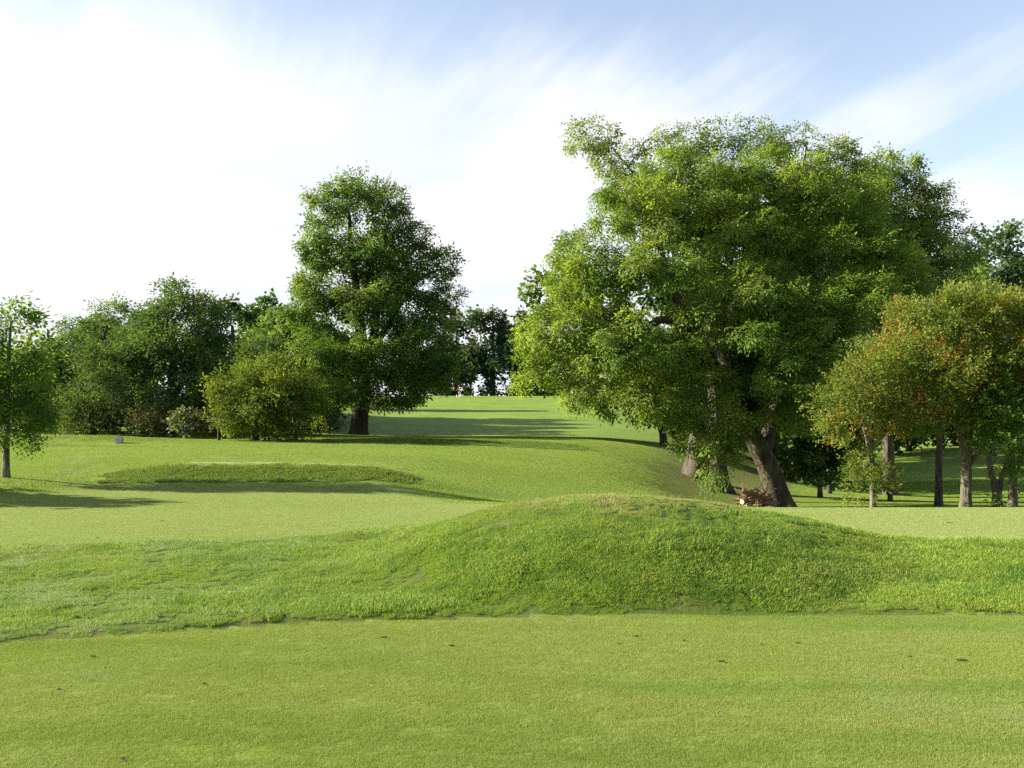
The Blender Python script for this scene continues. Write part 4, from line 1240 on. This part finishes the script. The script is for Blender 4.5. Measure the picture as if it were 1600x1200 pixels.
# ---- trees outside the left of the view whose shade falls into it
for i, (x, y, h, w) in enumerate([(-20.5, 22.6, 5.0, 1.7), (-19, 82, 8.5, 4.5), (-20.5, 90, 9.5, 5), (-22, 98, 10.5, 5.5), (-27, 107, 12, 5.5), (-25, 133, 11, 5), (-58, 92, 15, 6), (-48, 115, 12, 6)]):
    u = 800 + F * x / y
    z0 = hz(x, y)
    vt = HOR + (CAM_H - z0 - h) * F / y
    simple_tree('parkland_tree', ['little tree just outside the left of the view', 'tree close behind the tall lone tree', 'second tree up the slope behind the tall lone tree', 'third tree up the slope behind the tall lone tree', 'fourth tree up the slope behind the tall lone tree', 'highest tree up the slope behind the tall lone tree', 'tree deep behind the middle of the left wood', 'tree deep in the wood, up the slope'][i],
                u, y, vt, w / y * F, 'broad', M_BLUE, 110 + i, group='trees beyond the left wood', sp=1.5 if h > 8 else .8, ls=1.9 if h > 8 else 1.2, cs=.8 if h > 8 else .45, low=.95, rd=(5.5 if h > 8 else None), kmin=1.2, tr=.3 if h > 8 else .12, per=8)


# ------------------------------------------------------------------ root heap, flag, litter basket, bits on the grass
def plain_mat(name, col, rough=.7, spec=.3):
    m, nt, n, l = new_mat(name)
    out = n.new('ShaderNodeOutputMaterial'); p = n.new('ShaderNodeBsdfPrincipled')
    tc = n.new('ShaderNodeTexCoord')
    f = nz(n, l, tc.outputs['Object'], 14, 5, .65)
    l.new(mixc(n, l, f, tuple(c * .72 for c in col), tuple(min(1, c * 1.15) for c in col)), p.inputs['Base Color'])
    p.inputs['Roughness'].default_value = rough; p.inputs['Specular IOR Level'].default_value = spec
    l.new(p.outputs[0], out.inputs['Surface'])
    return m


M_SOIL = plain_mat('root_soil', (.20, .135, .07), .95, .1)
M_WOODCUT = plain_mat('cut_wood', (.42, .34, .22), .8)
M_ROOT = plain_mat('root_bark', (.21, .15, .09), .9)
M_WHITE = plain_mat('white_paint', (.72, .74, .74), .5)
M_BIN = plain_mat('weathered_white', (.42, .45, .45), .7)
M_RED = plain_mat('red_cloth', (.62, .06, .03), .7)
M_TWIG = plain_mat('turf_clod', (.085, .075, .035), .9)


def thing(name, label, cat, loc, group=None):
    o = bpy.data.objects.new(name, None); COL.objects.link(o); o.location = loc
    return tag(o, label, cat, group)


def blob(r, seed, sx, sy, sz, nlat=18, nlon=26, amp=.3, fr=2.0):
    th = np.linspace(0, math.pi, nlat); ph = np.arange(nlon) / nlon * 2 * math.pi
    T, Pp = np.meshgrid(th, ph, indexing='ij')
    d = np.stack([np.sin(T) * np.cos(Pp), np.sin(T) * np.sin(Pp), np.cos(T)], -1).reshape(-1, 3)
    ns = np.array([mnoise.fractal(Vector(v * fr) + Vector((seed * 3.1, 0, 0)), .8, 2.2, 4) for v in d])
    V = d * (1 + amp * ns)[:, None] * np.array([sx, sy, sz]) * r
    i = np.arange(nlat - 1)[:, None] * nlon; j = np.arange(nlon)[None]; j2 = (j + 1) % nlon
    q = np.stack([i + j, i + j2, i + nlon + j2, i + nlon + j], -1).reshape(-1, 4)
    return V, q


def root_heap():
    x, y = bxy(1180, 40.8)
    z = hz(x, y)
    t = thing('root_heap', 'brown upturned heap of roots and soil against the left of the leaning ash trunk', 'root heap', (x, y, z))
    V, Q = blob(.52, 5, 1.28, .8, .74, 40, 56, .75, 2.1)
    V[:, 2] += .27
    mesh_arrays('soil_mass', V, Q, M_SOIL, smooth=False, parent=t)
    r = np.random.default_rng(77)
    Vs, Qs, o = [], [], 0
    for k_ in range(150):
        a = r.normal(0, 1, 3); a /= np.linalg.norm(a); a[2] = abs(a[2]) * .9
        p = a * np.array([.62, .42, .36]) * r.uniform(.8, 1.02) + [0, 0, .25]
        dv = a * .6 + r.normal(0, 1, 3); dv /= np.linalg.norm(dv)
        Ln = r.uniform(.12, .42) if k_ > 14 else r.uniform(.4, .8)
        if k_ <= 14: dv[2] = abs(dv[2]) + .5
        pts = [p, p + dv * Ln * .5 + r.normal(0, .05, 3), p + dv * Ln + r.normal(0, .1, 3)]
        r0 = r.uniform(.006, .022)
        v, q, _, _ = tube(pts, [r0, r0 * .8, r0 * .3], 5, .5, None, k_)
        Vs.append(v); Qs.append(q + o); o += len(v)
    tag(mesh_arrays('roots', np.concatenate(Vs), np.concatenate(Qs), M_ROOT, smooth=True, parent=t), kind='stuff')
    for (dx, dz, rr_, ln, az) in ((-.66, .22, .11, .55, .5), (-.52, .08, .09, .5, .2), (.0, .06, .05, .35, -1.1), (-.30, .05, .06, .4, -.9)):
        dv = np.array([math.cos(az) * ln, math.sin(az) * ln + .2, .05])
        p0 = np.array([dx, -.42, dz])
        v, q, pp, _ = tube([p0, p0 + dv * .5, p0 + dv], [rr_, rr_, rr_ * .95], 12, .4, None, 3)
        lg = mesh_arrays('log', v, q, M_ROOT, smooth=True, parent=t)
        ang = np.arange(12) / 12 * 2 * math.pi
        dn = dv / np.linalg.norm(dv); a = np.cross(dn, [0, 0, 1]); a /= np.linalg.norm(a); b = np.cross(dn, a)
        c0 = p0 - dn * .006
        ring = c0 + np.outer(np.cos(ang) * rr_ * .96, a) + np.outer(np.sin(ang) * rr_ * .96, b)
        tri = np.array([[i_, (i_ + 1) % 12, 12] for i_ in range(12)])
        mesh_arrays('cut_face', np.vstack([ring, [c0 - dn * .004]]), tri, M_WOODCUT, parent=lg)


root_heap()


def box(cx, cy, cz, sx, sy, sz):
    s = np.array([[i, j, k_] for i in (-1, 1) for j in (-1, 1) for k_ in (-1, 1)], float) * [sx / 2, sy / 2, sz / 2] + [cx, cy, cz]
    q = np.array([[0, 1, 3, 2], [4, 6, 7, 5], [0, 4, 5, 1], [2, 3, 7, 6], [0, 2, 6, 4], [1, 5, 7, 3]])
    return s, q


def multi(parts):
    V, Q, o = [], [], 0
    for v, q in parts:
        V.append(v); Q.append(q + o); o += len(v)
    return np.concatenate(V), np.concatenate(Q)


def flag():
    x, y = bxy(717.5, 186)
    z = hz(x, y)
    t = thing('golf_flag', 'red flag on a thin white pole standing in the far green', 'golf flag', (x, y, z))
    v, q, _, _ = tube([(0, 0, -.1), (0, 0, 1.1), (0, 0, 2.15)], [.035, .03, .025], 8)
    mesh_arrays('pole', v, q, M_WHITE, smooth=True, parent=t)
    # cloth hanging in a soft fold towards the left
    nx, nz_ = 9, 9
    V = []
    for i in range(nx):
        for j in range(nz_):
            s = i / (nx - 1); w = j / (nz_ - 1)
            V.append((-.03 - s * .48 * (1 - .25 * w * 0), .07 * math.sin(s * 5 + w * 1.5), 2.12 - w * .72 * (1 - .45 * s) - s * .42 + .12 * s * s))
    V = np.array(V)
    i = np.arange(nx - 1)[:, None] * nz_; j = np.arange(nz_ - 1)[None]
    q = np.stack([i + j, i + j + 1, i + nz_ + j + 1, i + nz_ + j], -1).reshape(-1, 4)
    V2 = np.vstack([V, V + [0, .006, 0]]); q = np.vstack([q, q[:, ::-1] + len(V)])
    mesh_arrays('flag_cloth', V2, q, M_RED, smooth=True, parent=t)
    x, y = bxy(713.8, 188)
    t2 = thing('marker_post', 'tiny white post just left of the flag pole on the far green', 'post', (x, y, hz(x, y)))
    v, q, _, _ = tube([(0, 0, -.1), (0, 0, .3), (0, 0, .5)], [.05, .05, .045], 8)
    mesh_arrays('post_shaft', v, q, M_WHITE, smooth=True, parent=t2)
    v, q = blob(.06, 2, 1, 1, .6, 7, 8, .02)
    v[:, 2] += .5
    mesh_arrays('post_cap', v, q, M_WHITE, smooth=True, parent=t2)


flag()


def litter_basket():
    x, y = bxy(186, 52)
    z = hz(x, y)
    t = thing('slatted_bin', 'small white slatted bin standing on the grass in front of the left wood', 'litter bin', (x, y, z))
    t.scale = (.85, .85, .95)
    mesh_arrays('frame', *multi([box(sx * .18, sy * .18, .21, .04, .04, .46) for sx in (-1, 1) for sy in (-1, 1)] +
                                [box(0, s * .18, h, .32, .03, .035) for s in (-1, 1) for h in (.05, .41)] + [box(s * .18, 0, h, .03, .32, .035) for s in (-1, 1) for h in (.05, .41)]), M_BIN, parent=t)
    for s in (-1, 1):
        for k_ in range(5):
            mesh_arrays('slat', *box(-.12 + k_ * .06, s * .203, .23, .034, .012, .40), M_BIN, parent=t)
            mesh_arrays('slat', *box(s * .203, -.12 + k_ * .06, .23, .012, .034, .40), M_BIN, parent=t)
    v, q = blob(.15, 3, 1, 1, 1.1, 10, 12, .15)
    v[:, 2] += .2
    mesh_arrays('liner', v, q, plain_mat('liner', (.10, .12, .08)), smooth=True, parent=t)


litter_basket()

clods = [(1503, 1034, 13, 'dark flat strip of turf near the lower right, largest scrap on the near grass'), (705, 1011, 6, 'dark turf clod just below the mound\'s left foot'),
         (145, 1028, 7, 'dark scrap at the left of the near grass'), (92, 1080, 4, 'small dark clod low on the left of the near grass'), (192, 1189, 4, 'small dark clod near the bottom left corner'),
         (966, 1008, 4, 'small dark clod below the middle of the mound, left one of a pair'), (993, 996, 7, 'dark crumbled turf below the middle of the mound'), (1069, 1003, 4, 'small dark clod below the mound, right one of a pair'),
         (1190, 1009, 4, 'small dark clod below the right half of the mound'), (1244, 1006, 6, 'brown clod below the right end of the mound'), (1421, 1028, 5, 'small dark clod left of the large turf strip'),
         (1128, 1036, 8, 'thin dark scrap of mown grass right of centre'), (253, 815, 5, 'dark clod on the far green at left'), (153, 842, 4, 'dark clod at the front edge of the far green'),
         (600, 998, 8, 'dark streak of clippings beside the edge of the rough'), (319, 1071, 4, 'small dark clod in the left middle of the near grass'), (1388, 840, 6, 'dark scrap on the green right of the mound'), (1484, 818, 8, 'dark scrap on the green near the right edge')]
for i, (u, v, w, lb) in enumerate(clods):
    D = CAM_H * F / (v - HOR)
    for _ in range(12):
        x = (u - 800) / F * D
        D = (CAM_H - hz(x, D)) * F / (v - HOR)
    x = (u - 800) / F * D
    s = w / F * D * .6
    V, Q = blob(1, i, s, max(.010, s * .30), .005 + .05 * s, 8, 14, .8, 2.6)
    far_m = M_TWIG
    o = mesh_arrays('turf_clod', V, Q, far_m, smooth=False, loc=(x, D, hz(x, D) + .014))
    tag(o, lb, 'turf clod', 'dark clods lying on the mown grass')

print('LEAVES', LEAF_TOTAL[0], 'TRIS', sum(sum(len(p.vertices) - 2 for p in m.polygons) if len(m.polygons) < 20 else 2 * len(m.polygons) for m in bpy.data.meshes))
for (u, D, v) in [(1219, 42, 795), (1126, 47, 772), (1086, 52.5, 758), (1037, 69, 698), (1364, 31, 793), (1508, 31.5, 793), (1467, 41, 783), (1559, 38, 786), (10, 28.5, 749), (560, 72, 672), (717, 186, 621), (270, 66, 678), (398, 55, 688), (186, 52, 697)]:
    x, y = bxy(u, D)
    print('base', u, 'want', v, 'got', round(HOR + (CAM_H - hz(x, y)) * F / D, 1))
